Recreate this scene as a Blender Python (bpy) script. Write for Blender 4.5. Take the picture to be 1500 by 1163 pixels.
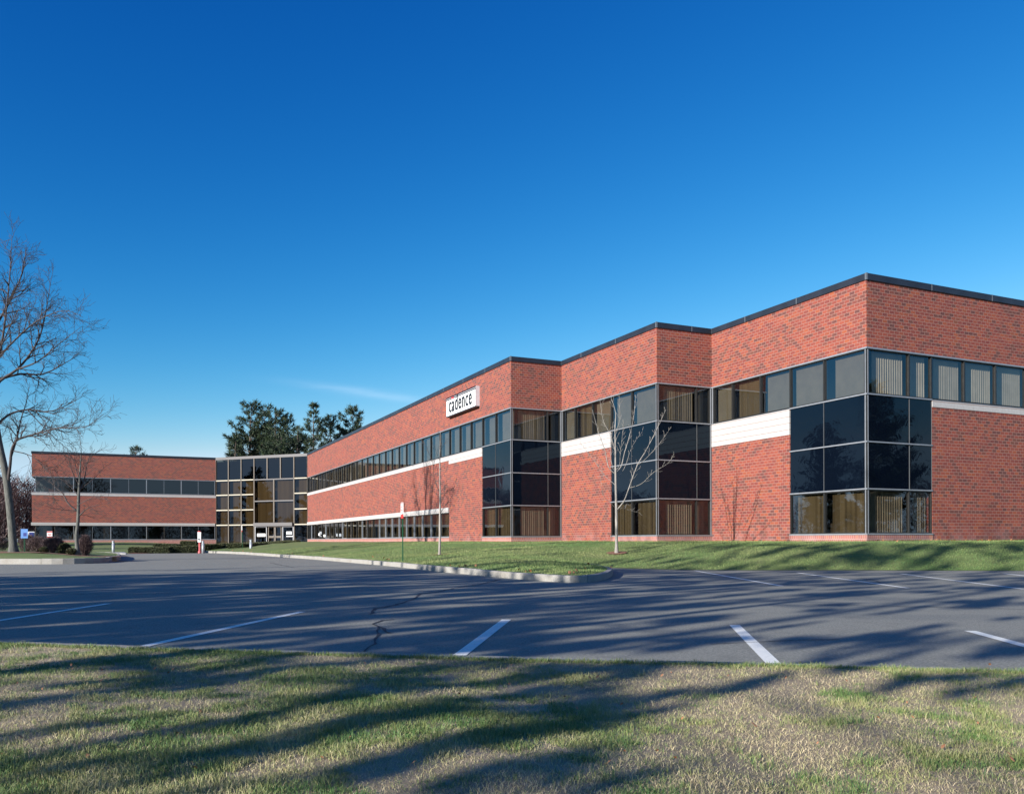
import bpy, math, random
import numpy as np
from mathutils import Vector, Matrix
from mathutils.geometry import delaunay_2d_cdt
R = math.radians
random.seed(7); rng = np.random.default_rng(7)
for o in list(bpy.data.objects): bpy.data.objects.remove(o, do_unlink=True)
scene = bpy.context.scene
C = scene.collection

# ------------------------------------------------------------ camera (eye at z = 0, parking lot at z = -1)
F, PU, PV, ROLL = 1240.2, 750.0, 791.2, 0.003
cam_d = bpy.data.cameras.new('camera'); cam = bpy.data.objects.new('camera', cam_d); C.objects.link(cam)
cam_d.sensor_width = 36; cam_d.sensor_fit = 'HORIZONTAL'; cam_d.lens = 36 * F / 1500
cam_d.shift_y = (PV - 1163 / 2) / 1500
cam_d.clip_start = 0.05; cam_d.clip_end = 6000
rt = Vector((1, 0, -ROLL)).normalized(); up = Vector((ROLL, 0, 1)).normalized()
m = Matrix.Identity(4); m.col[0][:3] = rt; m.col[1][:3] = up; m.col[2][:3] = Vector((0, -1, 0)); cam.matrix_world = m
scene.camera = cam

# ------------------------------------------------------------ light
SUN_H = Vector((-0.716, -0.698)).normalized(); SUN_EL = R(17.5)
sun_dir = Vector((SUN_H.x * math.cos(SUN_EL), SUN_H.y * math.cos(SUN_EL), math.sin(SUN_EL)))
sl = bpy.data.lights.new('sun', 'SUN'); sl.energy = 5.0; sl.angle = R(0.45); sl.color = (1.0, 0.955, 0.89)
so = bpy.data.objects.new('sun', sl); C.objects.link(so)
so.rotation_euler = sun_dir.to_track_quat('Z', 'Y').to_euler()
scene.view_settings.view_transform = 'Standard'; scene.view_settings.look = 'None'
scene.view_settings.exposure = 0.80; scene.view_settings.gamma = 1; scene.view_settings.use_curve_mapping = False

world = bpy.data.worlds.new('World'); scene.world = world; world.use_nodes = True
wn = world.node_tree; wl = wn.links
for n in list(wn.nodes): wn.nodes.remove(n)
wo = wn.nodes.new('ShaderNodeOutputWorld'); bg = wn.nodes.new('ShaderNodeBackground'); bg.inputs['Strength'].default_value = 0.1027
sky = wn.nodes.new('ShaderNodeTexSky'); sky.sky_type = 'NISHITA'; sky.sun_disc = False
sky.sun_elevation = SUN_EL; sky.sun_rotation = math.atan2(sun_dir.x, sun_dir.y)
sky.altitude = 50; sky.air_density = 1.0; sky.dust_density = 0.15; sky.ozone_density = 3.0
def wmath(op, a, b=None, c=None):
    n = wn.nodes.new('ShaderNodeMath'); n.operation = op
    for i, x in enumerate((a, b, c)):
        if x is None: continue
        if isinstance(x, (int, float)): n.inputs[i].default_value = x
        else: wl.new(x, n.inputs[i])
    return n.outputs[0]
# film response of the saturated slide: per-channel contrast of the sky
spc = wn.nodes.new('ShaderNodeSeparateColor'); wl.new(sky.outputs[0], spc.inputs[0]); cbc = wn.nodes.new('ShaderNodeCombineColor')
chG = wmath('MINIMUM', wmath('MULTIPLY', wmath('POWER', spc.outputs[1], 1.63), .354), 4.6); chB = wmath('MINIMUM', wmath('MAXIMUM', wmath('MULTIPLY', spc.outputs[2], .93), wmath('MULTIPLY', chG, 1.22)), 6.4)
chR = wmath('MINIMUM', wmath('MULTIPLY', wmath('POWER', spc.outputs[0], 3.4), .066), wmath('MULTIPLY', chG, .72))
wl.new(chR, cbc.inputs[0]); wl.new(chG, cbc.inputs[1]); wl.new(chB, cbc.inputs[2]); hs = cbc
# one faint cirrus wisp low in the sky
geo = wn.nodes.new('ShaderNodeTexCoord'); sx = wn.nodes.new('ShaderNodeSeparateXYZ'); wl.new(geo.outputs['Generated'], sx.inputs[0])
azx = wmath('DIVIDE', sx.outputs[0], sx.outputs[1]); elz = wmath('DIVIDE', sx.outputs[2], sx.outputs[1])
dx = wmath('DIVIDE', wmath('SUBTRACT', azx, -0.165), 0.075)
line = wmath('ADD', wmath('MULTIPLY', wmath('SUBTRACT', azx, -0.165), -0.14), 0.1735)
dz = wmath('DIVIDE', wmath('SUBTRACT', elz, line), 0.0052)
mask = wmath('EXPONENT', wmath('MULTIPLY', wmath('ADD', wmath('MULTIPLY', dx, dx), wmath('MULTIPLY', dz, dz)), -1))
mask = wmath('MULTIPLY', mask, wmath('GREATER_THAN', sx.outputs[1], 0))
nz = wn.nodes.new('ShaderNodeTexNoise'); nz.inputs['Scale'].default_value = 22; nz.inputs['Detail'].default_value = 6
mp = wn.nodes.new('ShaderNodeMapping'); mp.inputs['Scale'].default_value = (1, 1, 7); wl.new(geo.outputs['Generated'], mp.inputs[0]); wl.new(mp.outputs[0], nz.inputs['Vector'])
mask = wmath('MULTIPLY', mask, wmath('MULTIPLY', nz.outputs['Fac'], 0.24))
mxw = wn.nodes.new('ShaderNodeMix'); mxw.data_type = 'RGBA'; wl.new(mask, mxw.inputs[0]); wl.new(hs.outputs[0], mxw.inputs[6]); mxw.inputs[7].default_value = (6.5, 7.2, 8.2, 1)
wl.new(mxw.outputs[2], bg.inputs['Color']); wl.new(bg.outputs[0], wo.inputs['Surface'])

# ------------------------------------------------------------ helpers
def unp(u, v, z):
    "photo pixel (1500 x 1163) -> ground point at height z"
    du, dv = u - PU, v - PV; x = du - ROLL * dv; y = dv + ROLL * du
    Y = -F * z / y
    return Vector((x * Y / F, Y, z))
def at(u, v, Y):
    "photo pixel at distance Y"
    du, dv = u - PU, v - PV; x = du - ROLL * dv; y = dv + ROLL * du
    return Vector((x * Y / F, Y, -y * Y / F))
def tag(o, label=None, cat=None, group=None, kind=None):
    if label: o['label'] = label
    if cat: o['category'] = cat
    if group: o['group'] = group
    if kind: o['kind'] = kind
    return o
def empty(name, loc=(0, 0, 0), **k):
    o = bpy.data.objects.new(name, None); C.objects.link(o); o.location = loc; o.empty_display_size = .3
    return tag(o, **k)
def finish(name, me, mat, parent=None):
    o = bpy.data.objects.new(name, me); C.objects.link(o)
    if mat is not None:
        for mm in (mat if isinstance(mat, (list, tuple)) else [mat]): me.materials.append(mm)
    if parent is not None:
        o.parent = parent; o.location = -parent.location if parent.parent is None else -(parent.location + parent.parent.location)
    return o
class MB:
    "collects boxes, tubes, sweeps in world coordinates; build() links one mesh object"
    def __init__(s): s.v = []; s.f = []; s.uv = []; s.mi = []; s.sm = []
    def quad(s, p, uv=None, mi=0, sm=False):
        n = len(s.v); s.v += [tuple(x) for x in p]; s.f.append(tuple(range(n, n + len(p))))
        s.uv.append(uv or [(0, 0)] * len(p)); s.mi.append(mi); s.sm.append(sm)
    def hexa(s, b, t, mi=0):
        "b,t: 4 bottom, 4 top points (ccw from above)"
        n = len(s.v); s.v += [tuple(x) for x in list(b) + list(t)]
        fs = [(3, 2, 1, 0), (4, 5, 6, 7), (0, 1, 5, 4), (1, 2, 6, 5), (2, 3, 7, 6), (3, 0, 4, 7)]
        P = list(b) + list(t)
        for f in fs:
            s.f.append(tuple(n + i for i in f)); a, bb = Vector(P[f[0]]), Vector(P[f[1]])
            e = Vector(P[f[3]]); l = (bb - a).length; h = (e - a).length
            s.uv.append([(0, 0), (l, 0), (l, h), (0, h)]); s.mi.append(mi); s.sm.append(False)
    def box(s, c, size, rz=0, mi=0):
        x, y, z = size[0] / 2, size[1] / 2, size[2] / 2; cs, sn = math.cos(rz), math.sin(rz)
        def q(a, b, d): return (c[0] + a * cs - b * sn, c[1] + a * sn + b * cs, c[2] + d)
        s.hexa([q(-x, -y, -z), q(x, -y, -z), q(x, y, -z), q(-x, y, -z)], [q(-x, -y, z), q(x, -y, z), q(x, y, z), q(-x, y, z)], mi)
    def tube(s, pts, rad, sides=6, mi=0, cap=True):
        n0 = len(s.v); N = len(pts); pts = [Vector(p) for p in pts]
        ax = None
        for i, p in enumerate(pts):
            t = (pts[min(i + 1, N - 1)] - pts[max(i - 1, 0)]);
            if t.length < 1e-9: t = Vector((0, 0, 1))
            t.normalize()
            if ax is None: ax = t.orthogonal().normalized()
            else:
                ax = ax - t * ax.dot(t)
                if ax.length < 1e-6: ax = t.orthogonal()
                ax.normalize()
            bx = t.cross(ax); r = rad[i] if hasattr(rad, '__len__') else rad
            for k in range(sides):
                a = 2 * math.pi * k / sides; q = p + (ax * math.cos(a) + bx * math.sin(a)) * r; s.v.append((q.x, q.y, q.z))
        for i in range(N - 1):
            for k in range(sides):
                a = n0 + i * sides + k; b = n0 + i * sides + (k + 1) % sides
                s.f.append((a, b, b + sides, a + sides)); s.uv.append([(0, 0)] * 4); s.mi.append(mi); s.sm.append(True)
        if cap and sides > 2:
            s.f.append(tuple(n0 + k for k in reversed(range(sides)))); s.uv.append([(0, 0)] * sides); s.mi.append(mi); s.sm.append(False)
            s.f.append(tuple(n0 + (N - 1) * sides + k for k in range(sides))); s.uv.append([(0, 0)] * sides); s.mi.append(mi); s.sm.append(False)
    def build(s, name, mat, parent=None):
        me = bpy.data.meshes.new(name); me.from_pydata(s.v, [], s.f)
        ul = me.uv_layers.new(name='UV'); flat = [c for f in s.uv for p in f for c in p]; ul.data.foreach_set('uv', flat)
        me.polygons.foreach_set('material_index', s.mi); me.polygons.foreach_set('use_smooth', s.sm); me.update()
        return finish(name, me, mat, parent)
def tri_mesh(name, V, Fc, mat, parent=None, attr=None, smooth=False):
    "numpy verts (n,3), faces (m,k) -> object; attr: per-vertex float"
    me = bpy.data.meshes.new(name); V = np.asarray(V, dtype=np.float32); Fc = np.asarray(Fc, dtype=np.int32); k = Fc.shape[1]
    me.vertices.add(len(V)); me.vertices.foreach_set('co', V.ravel())
    me.loops.add(Fc.size); me.loops.foreach_set('vertex_index', Fc.ravel())
    me.polygons.add(len(Fc)); me.polygons.foreach_set('loop_start', np.arange(0, Fc.size, k, dtype=np.int32))
    if smooth: me.polygons.foreach_set('use_smooth', np.ones(len(Fc), dtype=bool))
    me.update(calc_edges=True)
    if attr is not None:
        a = me.attributes.new('tint', 'FLOAT', 'POINT'); a.data.foreach_set('value', np.asarray(attr, dtype=np.float32))
    return finish(name, me, mat, parent)

# ------------------------------------------------------------ materials
class NT:
    def __init__(s, name):
        s.m = bpy.data.materials.new(name); s.m.use_nodes = True; s.t = s.m.node_tree; s.b = s.t.nodes['Principled BSDF']; s.out = s.t.nodes['Material Output']
    def n(s, kind, **k):
        x = s.t.nodes.new('ShaderNode' + kind)
        for a, b in k.items(): setattr(x, a, b)
        return x
    def l(s, a, b): s.t.links.new(a, b)
    def setin(s, inp, v):
        if isinstance(v, (int, float, tuple)): inp.default_value = v if not (isinstance(v, tuple) and len(v) == 3 and inp.type == 'RGBA') else (*v, 1)
        else: s.l(v, inp)
    def math(s, op, a, b=None, c=None, clamp=False):
        x = s.n('Math', operation=op); x.use_clamp = clamp
        for i, v in enumerate((a, b, c)):
            if v is not None: s.setin(x.inputs[i], v)
        return x.outputs[0]
    def mix(s, f, a, b, blend='MIX'):
        x = s.n('Mix', data_type='RGBA', blend_type=blend); s.setin(x.inputs[0], f); s.setin(x.inputs[6], a); s.setin(x.inputs[7], b); return x.outputs[2]
    def noise(s, vec, scale, detail=4, rough=.55, dist=0.0, sc=None):
        if sc: mpn = s.n('Mapping'); mpn.inputs['Scale'].default_value = sc; s.l(vec, mpn.inputs[0]); vec = mpn.outputs[0]
        x = s.n('TexNoise'); x.inputs['Scale'].default_value = scale; x.inputs['Detail'].default_value = detail; x.inputs['Roughness'].default_value = rough; x.inputs['Distortion'].default_value = dist
        s.l(vec, x.inputs['Vector']); return x.outputs['Fac']
    def ramp(s, f, lo, hi, a=0.0, b=1.0):
        x = s.n('MapRange'); s.setin(x.inputs[0], f); x.inputs[1].default_value = lo; x.inputs[2].default_value = hi; x.inputs[3].default_value = a; x.inputs[4].default_value = b; return x.outputs[0]
    def pos(s): return s.n('NewGeometry').outputs['Position']
    def obj(s): return s.n('TexCoord').outputs['Object']
    def uv(s): return s.n('TexCoord').outputs['UV']
    def bump(s, h, strength=.3, dist=.01):
        x = s.n('Bump'); x.inputs['Strength'].default_value = strength; x.inputs['Distance'].default_value = dist; s.setin(x.inputs['Height'], h); s.l(x.outputs[0], s.b.inputs['Normal'])
    def base(s, c): s.setin(s.b.inputs['Base Color'], c)
    def rough(s, v): s.setin(s.b.inputs['Roughness'], v)
def simple(name, col, rough=.6, metal=0, var=.15, scale=6):
    t = NT(name); f = t.noise(t.pos(), scale, 5)
    t.base(t.mix(t.ramp(f, .3, .7), tuple(c * (1 - var) for c in col), tuple(min(1, c * (1 + var)) for c in col)))
    t.rough(rough); t.b.inputs['Metallic'].default_value = metal; return t.m
def brick_mat(name, w=.262, h=.131, palette=((.270, .062, .036), (.180, .040, .032), (.072, .038, .034)), mortar=(.33, .19, .155), dark=.64):
    t = NT(name); s = t.n('SeparateXYZ'); t.l(t.uv(), s.inputs[0]); U, V = s.outputs[0], s.outputs[1]
    row = t.math('FLOOR', t.math('DIVIDE', V, h)); sh = t.math('MULTIPLY', t.math('MODULO', t.math('ABSOLUTE', row), 2), .5)
    uu = t.math('ADD', t.math('DIVIDE', U, w), sh); col = t.math('FLOOR', uu)
    fu = t.math('MULTIPLY', t.math('SUBTRACT', uu, col), w); fv = t.math('MULTIPLY', t.math('FRACT', t.math('DIVIDE', V, h)), h)
    mj = .0185
    m1 = t.math('LESS_THAN', fu, mj); m2 = t.math('LESS_THAN', fv, mj); mort = t.math('MAXIMUM', m1, m2)
    cb = t.n('CombineXYZ'); t.l(col, cb.inputs[0]); t.l(row, cb.inputs[1])
    wn_ = t.n('TexWhiteNoise', noise_dimensions='2D'); t.l(cb.outputs[0], wn_.inputs['Vector']); rnd = wn_.outputs['Value']
    cl = t.noise(cb.outputs[0], .13, 3, .6, 1.0, sc=(.55, 1.15, 1)); cl2 = t.noise(cb.outputs[0], .5, 2, .5, 0, sc=(.5, .9, 1))
    score = t.math('ADD', t.math('ADD', t.math('MULTIPLY', cl, 1.5), t.math('MULTIPLY', cl2, .8)), t.math('MULTIPLY', rnd, .95))
    dk = t.ramp(score, 1.76, 1.97)
    wn2 = t.n('TexWhiteNoise', noise_dimensions='3D'); cb2 = t.n('CombineXYZ'); t.l(col, cb2.inputs[0]); t.l(row, cb2.inputs[1]); cb2.inputs[2].default_value = 5; t.l(cb2.outputs[0], wn2.inputs['Vector'])
    c = t.mix(wn2.outputs['Value'], palette[0], palette[1])
    sc3 = t.n('SeparateColor'); t.l(wn2.outputs['Color'], sc3.inputs[0]); c = t.mix(t.ramp(sc3.outputs[1], .72, 1.0, 0, .8), c, tuple(q * f_ for q, f_ in zip(palette[0], (1.12, 1.25, .85))))
    c = t.mix(t.math('MULTIPLY', dk, dark), c, palette[2])
    fine = t.noise(t.pos(), 30, 4); c = t.mix(.35, c, t.mix(fine, (.35, .35, .35), (.68, .68, .68)), 'OVERLAY')
    big = t.noise(t.pos(), .35, 4, .6, .6); c = t.mix(.22, c, t.mix(t.ramp(big, .3, .7), (.42, .40, .40), (.58, .58, .58)), 'OVERLAY')
    c = t.mix(t.math('MULTIPLY', mort, .8), c, mortar)
    # pale efflorescence and splash dirt close to the grade
    sp = t.n('SeparateXYZ'); t.l(t.pos(), sp.inputs[0]); low = t.ramp(sp.outputs[2], .75, -.05); ef = t.ramp(t.noise(t.pos(), 1.3, 5, .65), .42, .68)
    c = t.mix(t.math('MULTIPLY', t.math('MULTIPLY', low, ef), .38), c, (.42, .26, .25))
    t.base(c); t.rough(.86); t.bump(t.math('ADD', t.math('MULTIPLY', mort, -1), t.math('MULTIPLY', fine, .25)), .5, .006)
    return t.m
M = {}
M['brick'] = brick_mat('red_brick')
M['brick_sill'] = brick_mat('rowlock_brick', w=.11, h=.30, palette=((.36, .13, .10), (.30, .10, .08), (.2, .08, .07)), mortar=(.45, .34, .32), dark=.35)
def block_mat():
    t = NT('white_block'); s = t.n('SeparateXYZ'); t.l(t.uv(), s.inputs[0]); U, V = s.outputs[0], s.outputs[1]
    h = .28; w = .60
    row = t.math('FLOOR', t.math('DIVIDE', V, h)); uu = t.math('ADD', t.math('DIVIDE', U, w), t.math('MULTIPLY', t.math('MODULO', t.math('ABSOLUTE', row), 2), .5))
    fu = t.math('MULTIPLY', t.math('FRACT', uu), w); fv = t.math('MULTIPLY', t.math('FRACT', t.math('DIVIDE', V, h)), h)
    mj = t.math('MAXIMUM', t.math('MULTIPLY', t.math('LESS_THAN', fu, .008), .45), t.math('LESS_THAN', fv, .026))
    f = t.noise(t.pos(), 9, 6, .7); g = t.noise(t.pos(), .8, 4)
    c = t.mix(t.ramp(f, .3, .7), (.40, .38, .365), (.50, .48, .465)); c = t.mix(t.ramp(g, .5, .8, 0, .35), c, (.40, .34, .30))
    t.base(t.mix(t.math('MULTIPLY', mj, .9), c, (.26, .17, .14))); t.rough(.85); t.bump(t.math('SUBTRACT', t.math('MULTIPLY', f, .3), mj), .5, .006); return t.m
M['white_block'] = block_mat()
M['metal'] = simple('aluminium_frame', (.30, .31, .33), .42, .4, .1)
M['joint'] = simple('dark_glazing_joint', (.10, .105, .11), .45, .3, .1)
M['metal_dark'] = simple('bronze_mullion', (.035, .034, .032), .4, .4, .15)
M['tan_metal'] = simple('tan_mullion', (.105, .085, .065), .6, .0, .12)
M['cream_metal'] = simple('cream_transom', (.42, .385, .30), .6, 0, .06)
M['coping'] = simple('charcoal_coping', (.030, .034, .045), .38, .35, .2, 1.5)
M['seam'] = simple('coping_seam', (.16, .17, .18), .4, .4, .1)
M['grey_metal2'] = simple('grey_fascia', (.085, .080, .082), .5, .0, .1)
def glass(name, tint, f0=.12, wav=.0012, scale=1.6):
    t = NT(name); t.t.nodes.remove(t.b)
    tr = t.n('BsdfTransparent'); tr.inputs[0].default_value = (*tint, 1); gl = t.n('BsdfAnisotropic'); gl.inputs['Roughness'].default_value = 0.0; gl.inputs[0].default_value = (.82, .90, 1.0, 1)
    gg = t.n('NewGeometry'); dt = t.n('VectorMath', operation='DOT_PRODUCT'); t.l(gg.outputs['Incoming'], dt.inputs[0]); t.l(gg.outputs['Normal'], dt.inputs[1])
    fac = t.math('ADD', f0, t.math('MULTIPLY', 1 - f0, t.math('POWER', t.math('SUBTRACT', 1.0, t.math('ABSOLUTE', dt.outputs['Value']), clamp=True), 4.5))); mx = t.n('MixShader')
    bp = t.n('Bump'); bp.inputs['Strength'].default_value = 1; bp.inputs['Distance'].default_value = 1
    h = t.math('MULTIPLY', t.noise(t.pos(), scale, 2, .4), wav); t.l(h, bp.inputs['Height']); t.l(bp.outputs[0], gl.inputs['Normal'])
    t.l(fac, mx.inputs[0]); t.l(tr.outputs[0], mx.inputs[1]); t.l(gl.outputs[0], mx.inputs[2]); t.l(mx.outputs[0], t.out.inputs['Surface']); return t.m
M['glass'] = glass('tinted_glass', (.42, .385, .31), .14)
M['glass_clear'] = glass('clear_glass', (.60, .58, .53), .085)
M['glass_entrance'] = glass('entrance_glass', (.36, .31, .23), .055)
M['glass_dark'] = glass('dark_glass', (.22, .19, .14), .06)
def spandrel():
    t = NT('spandrel_glass'); t.base((.002, .004, .009)); t.rough(.02); t.b.inputs['IOR'].default_value = 1.36; t.b.inputs['Specular Tint'].default_value = (.55, .80, 1, 1)
    t.bump(t.noise(t.pos(), 1.3, 3, .5, .8), 1.0, .0035); return t.m
M['spandrel'] = spandrel()
def blind_mat():
    t = NT('blind_fabric'); at_ = t.n('Attribute'); at_.attribute_name = 'tint'
    c = t.mix(t.noise(t.pos(), 3, 3), (.33, .285, .22), (.25, .22, .17)); c = t.mix(at_.outputs['Fac'], c, (.09, .075, .058)); t.base(c); t.rough(.9); return t.m
M['blind'] = blind_mat()
M['blind_grey'] = simple('pale_blind_fabric', (.40, .40, .41), .9, 0, .1, 2)
M['blind_pale'] = simple('white_blind_fabric', (.54, .51, .45), .9, 0, .10, 2)
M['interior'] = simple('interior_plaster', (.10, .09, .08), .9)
M['roof'] = simple('roof_membrane', (.18, .18, .18), .9)
def asphalt():
    t = NT('asphalt'); p = t.pos(); f = t.noise(p, 34, 6, .85); g = t.noise(p, .25, 5, .6, .5); k = t.noise(p, 3, 5, .7)
    c = t.mix(t.ramp(f, .36, .64), (.075, .075, .064), (.37, .362, .305)); c = t.mix(t.ramp(g, .35, .7, 0, .4), c, (.22, .216, .184)); c = t.mix(t.ramp(k, .52, .8, 0, .5), c, (.10, .10, .086)); st_ = t.noise(p, .9, 5, .7, 1.2, sc=(1, .35, 1)); c = t.mix(t.ramp(st_, .56, .72, 0, .45), c, (.13, .132, .12))
    v = t.n('TexVoronoi'); v.inputs['Scale'].default_value = 70; t.l(p, v.inputs['Vector']); sp = t.math('LESS_THAN', v.outputs['Distance'], .16); c = t.mix(t.math('MULTIPLY', sp, .35), c, (.48, .47, .43))
    t.base(c); t.rough(.9); t.bump(f, .6, .006); return t.m
M['asphalt'] = asphalt()
def paint():
    t = NT('line_paint'); f = t.noise(t.pos(), 24, 6, .75); g = t.noise(t.pos(), 4, 4); c = t.mix(t.ramp(f, .35, .6), (.72, .71, .64), (.90, .89, .80))
    wear = t.math('MULTIPLY', t.ramp(f, .55, .66), t.ramp(g, .42, .62)); t.base(t.mix(wear, c, (.16, .16, .15))); t.rough(.7); return t.m
M['paint'] = paint()
M['crack'] = simple('crack_tar', (.018, .018, .020), .7)
def granite():
    t = NT('granite'); f = t.noise(t.pos(), 60, 5, .8); g = t.noise(t.pos(), 1.8, 4, .6); c = t.mix(t.ramp(f, .35, .65), (.20, .19, .17), (.42, .40, .36)); c = t.mix(t.ramp(g, .45, .75, 0, .6), c, (.22, .19, .15))
    t.base(c); t.rough(.85); t.bump(f, .7, .01); return t.m
M['granite'] = granite()
def lawn_mat(name, g1, g2, straw, sparse=0.0):
    t = NT(name); p = t.pos(); a = t.noise(p, .5, 6, .7, .3); b = t.noise(p, 26, 6, .8); c2 = t.noise(p, 90, 3, .8)
    c = t.mix(t.ramp(b, .3, .7), g1, g2); c = t.mix(t.ramp(a, .38 - sparse, .72 - sparse), c, straw); c = t.mix(t.ramp(c2, .5, .8, 0, .4), c, tuple(x * .5 for x in g1))
    t.base(c); t.rough(.95); t.bump(t.math('ADD', b, c2), .7, .015); return t.m
M['lawn'] = lawn_mat('lawn_green', (.080, .135, .028), (.145, .21, .050), (.20, .215, .075))
M['thatch'] = lawn_mat('thatch', (.10, .085, .050), (.26, .205, .13), (.44, .335, .23), .10)
M['earth'] = lawn_mat('rough_ground', (.06, .075, .03), (.11, .10, .05), (.15, .12, .07))
def blade_mat():
    t = NT('grass_blades'); at_ = t.n('Attribute'); at_.attribute_name = 'tint'; f = at_.outputs['Fac']
    c = t.mix(t.ramp(f, 0, .5), (.075, .165, .038), (.26, .285, .095)); c = t.mix(t.ramp(f, .5, 1), c, (.60, .49, .30)); t.base(c); t.rough(.6); return t.m
M['blade'] = blade_mat()
def bark(name, a, b, sc=(1, 1, .2)):
    t = NT(name); f = t.noise(t.pos(), 18, 6, .7, sc=sc); g = t.noise(t.pos(), 2.5, 4); c = t.mix(t.ramp(f, .3, .7), a, b); c = t.mix(t.ramp(g, .5, .8, 0, .4), c, tuple(x * .6 for x in b)); t.base(c); t.rough(.9); t.bump(f, .8, .02); return t.m
M['bark_grey'] = bark('grey_bark', (.045, .050, .044), (.17, .165, .145))
M['bark_pale'] = bark('pale_bark', (.17, .15, .135), (.42, .385, .34))
M['bark_brown'] = bark('brown_bark', (.07, .05, .04), (.19, .15, .12))
M['twig'] = simple('twig_bark', (.070, .056, .054), .9, 0, .25)
def foliage(name, a, b, c3):
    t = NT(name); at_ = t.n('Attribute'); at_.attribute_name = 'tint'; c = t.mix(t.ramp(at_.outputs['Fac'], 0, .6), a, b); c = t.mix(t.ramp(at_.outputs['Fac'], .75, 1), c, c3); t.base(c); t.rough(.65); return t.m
M['pine'] = foliage('pine_needles', (.008, .022, .010), (.030, .050, .016), (.075, .066, .026))
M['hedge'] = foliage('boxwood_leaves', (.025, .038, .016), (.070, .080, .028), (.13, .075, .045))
M['shrub'] = foliage('purple_shrub_twigs', (.050, .032, .038), (.105, .066, .066), (.19, .13, .11))
M['mulch'] = simple('bark_mulch', (.22, .105, .06), .95, 0, .4, 25)
def paver():
    t = NT('brick_pavers'); b = t.n('TexBrick'); b.inputs['Scale'].default_value = 1; b.inputs['Brick Width'].default_value = .2; b.inputs['Row Height'].default_value = .1; b.inputs['Mortar Size'].default_value = .006
    b.inputs['Color1'].default_value = (.34, .10, .075, 1); b.inputs['Color2'].default_value = (.25, .075, .06, 1); b.inputs['Mortar'].default_value = (.2, .15, .13, 1); t.l(t.pos(), b.inputs['Vector']); t.base(b.outputs['Color']); t.rough(.85); return t.m
M['paver'] = paver()
M['concrete'] = simple('concrete', (.50, .48, .44), .9, 0, .12, 8)
M['white'] = simple('white_enamel', (.82, .82, .80), .4, 0, .04)
M['black'] = simple('black_enamel', (.012, .012, .014), .45, 0, .1)
M['red'] = simple('red_enamel', (.55, .035, .03), .45, 0, .08)
M['green_post'] = simple('green_post_paint', (.015, .10, .045), .5, 0, .1)
M['blue'] = simple('blue_enamel', (.09, .22, .50), .45, 0, .06)
M['blue_dark'] = simple('deep_blue_enamel', (.015, .03, .20), .45, 0, .06)
M['grey_metal'] = simple('grey_lamp_metal', (.36, .39, .42), .45, .2, .1)
M['sign_grey'] = simple('sign_side_metal', (.62, .58, .60), .45, .1, .06)
M['leaf'] = simple('dead_leaf', (.38, .17, .08), .8, 0, .35, 12)

# ------------------------------------------------------------ building footprint (path runs from the right end to the far left end)
TH = 0.431; d1 = Vector((-math.sin(TH), math.cos(TH))); d2 = Vector((math.cos(TH), math.sin(TH)))
C1 = Vector((13.844, 33.0)); LR = 15.4
pts = [C1 + d2 * LR, C1]
pts.append(pts[-1] + d1 * 9.55); pts.append(pts[-1] - d2 * 3.23); pts.append(pts[-1] + d1 * 9.62); pts.append(pts[-1] - d2 * 3.23); pts.append(pts[-1] + d1 * 57.8)
P1, P2, P3, P4, P5 = pts[2:7]
L2 = Vector((-36.754, 105.105)); L1 = L2 - d2 * 19.94; LE = L1 + d1 * 24
pts += [L2, L1, LE]
cum = [0.0]
for i in range(len(pts) - 1): cum.append(cum[-1] + (pts[i + 1] - pts[i]).length)
def seg_t(i): return (pts[i + 1] - pts[i]).normalized()
def nrm(t): return Vector((-t.y, t.x))
def off(i, o):
    "mitred offset of path vertex i"
    if i == 0: return pts[0] + nrm(seg_t(0)) * o
    if i == len(pts) - 1: return pts[-1] + nrm(seg_t(i - 1)) * o
    a, b = nrm(seg_t(i - 1)), nrm(seg_t(i)); k = (a + b); return pts[i] + k * (o / (1 + a.dot(b)))
def pt(S, o):
    for i in range(len(pts) - 1):
        if S <= cum[i + 1] + 1e-6: break
    t = seg_t(i); return pts[i] + t * (S - cum[i]) + nrm(t) * o
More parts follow.
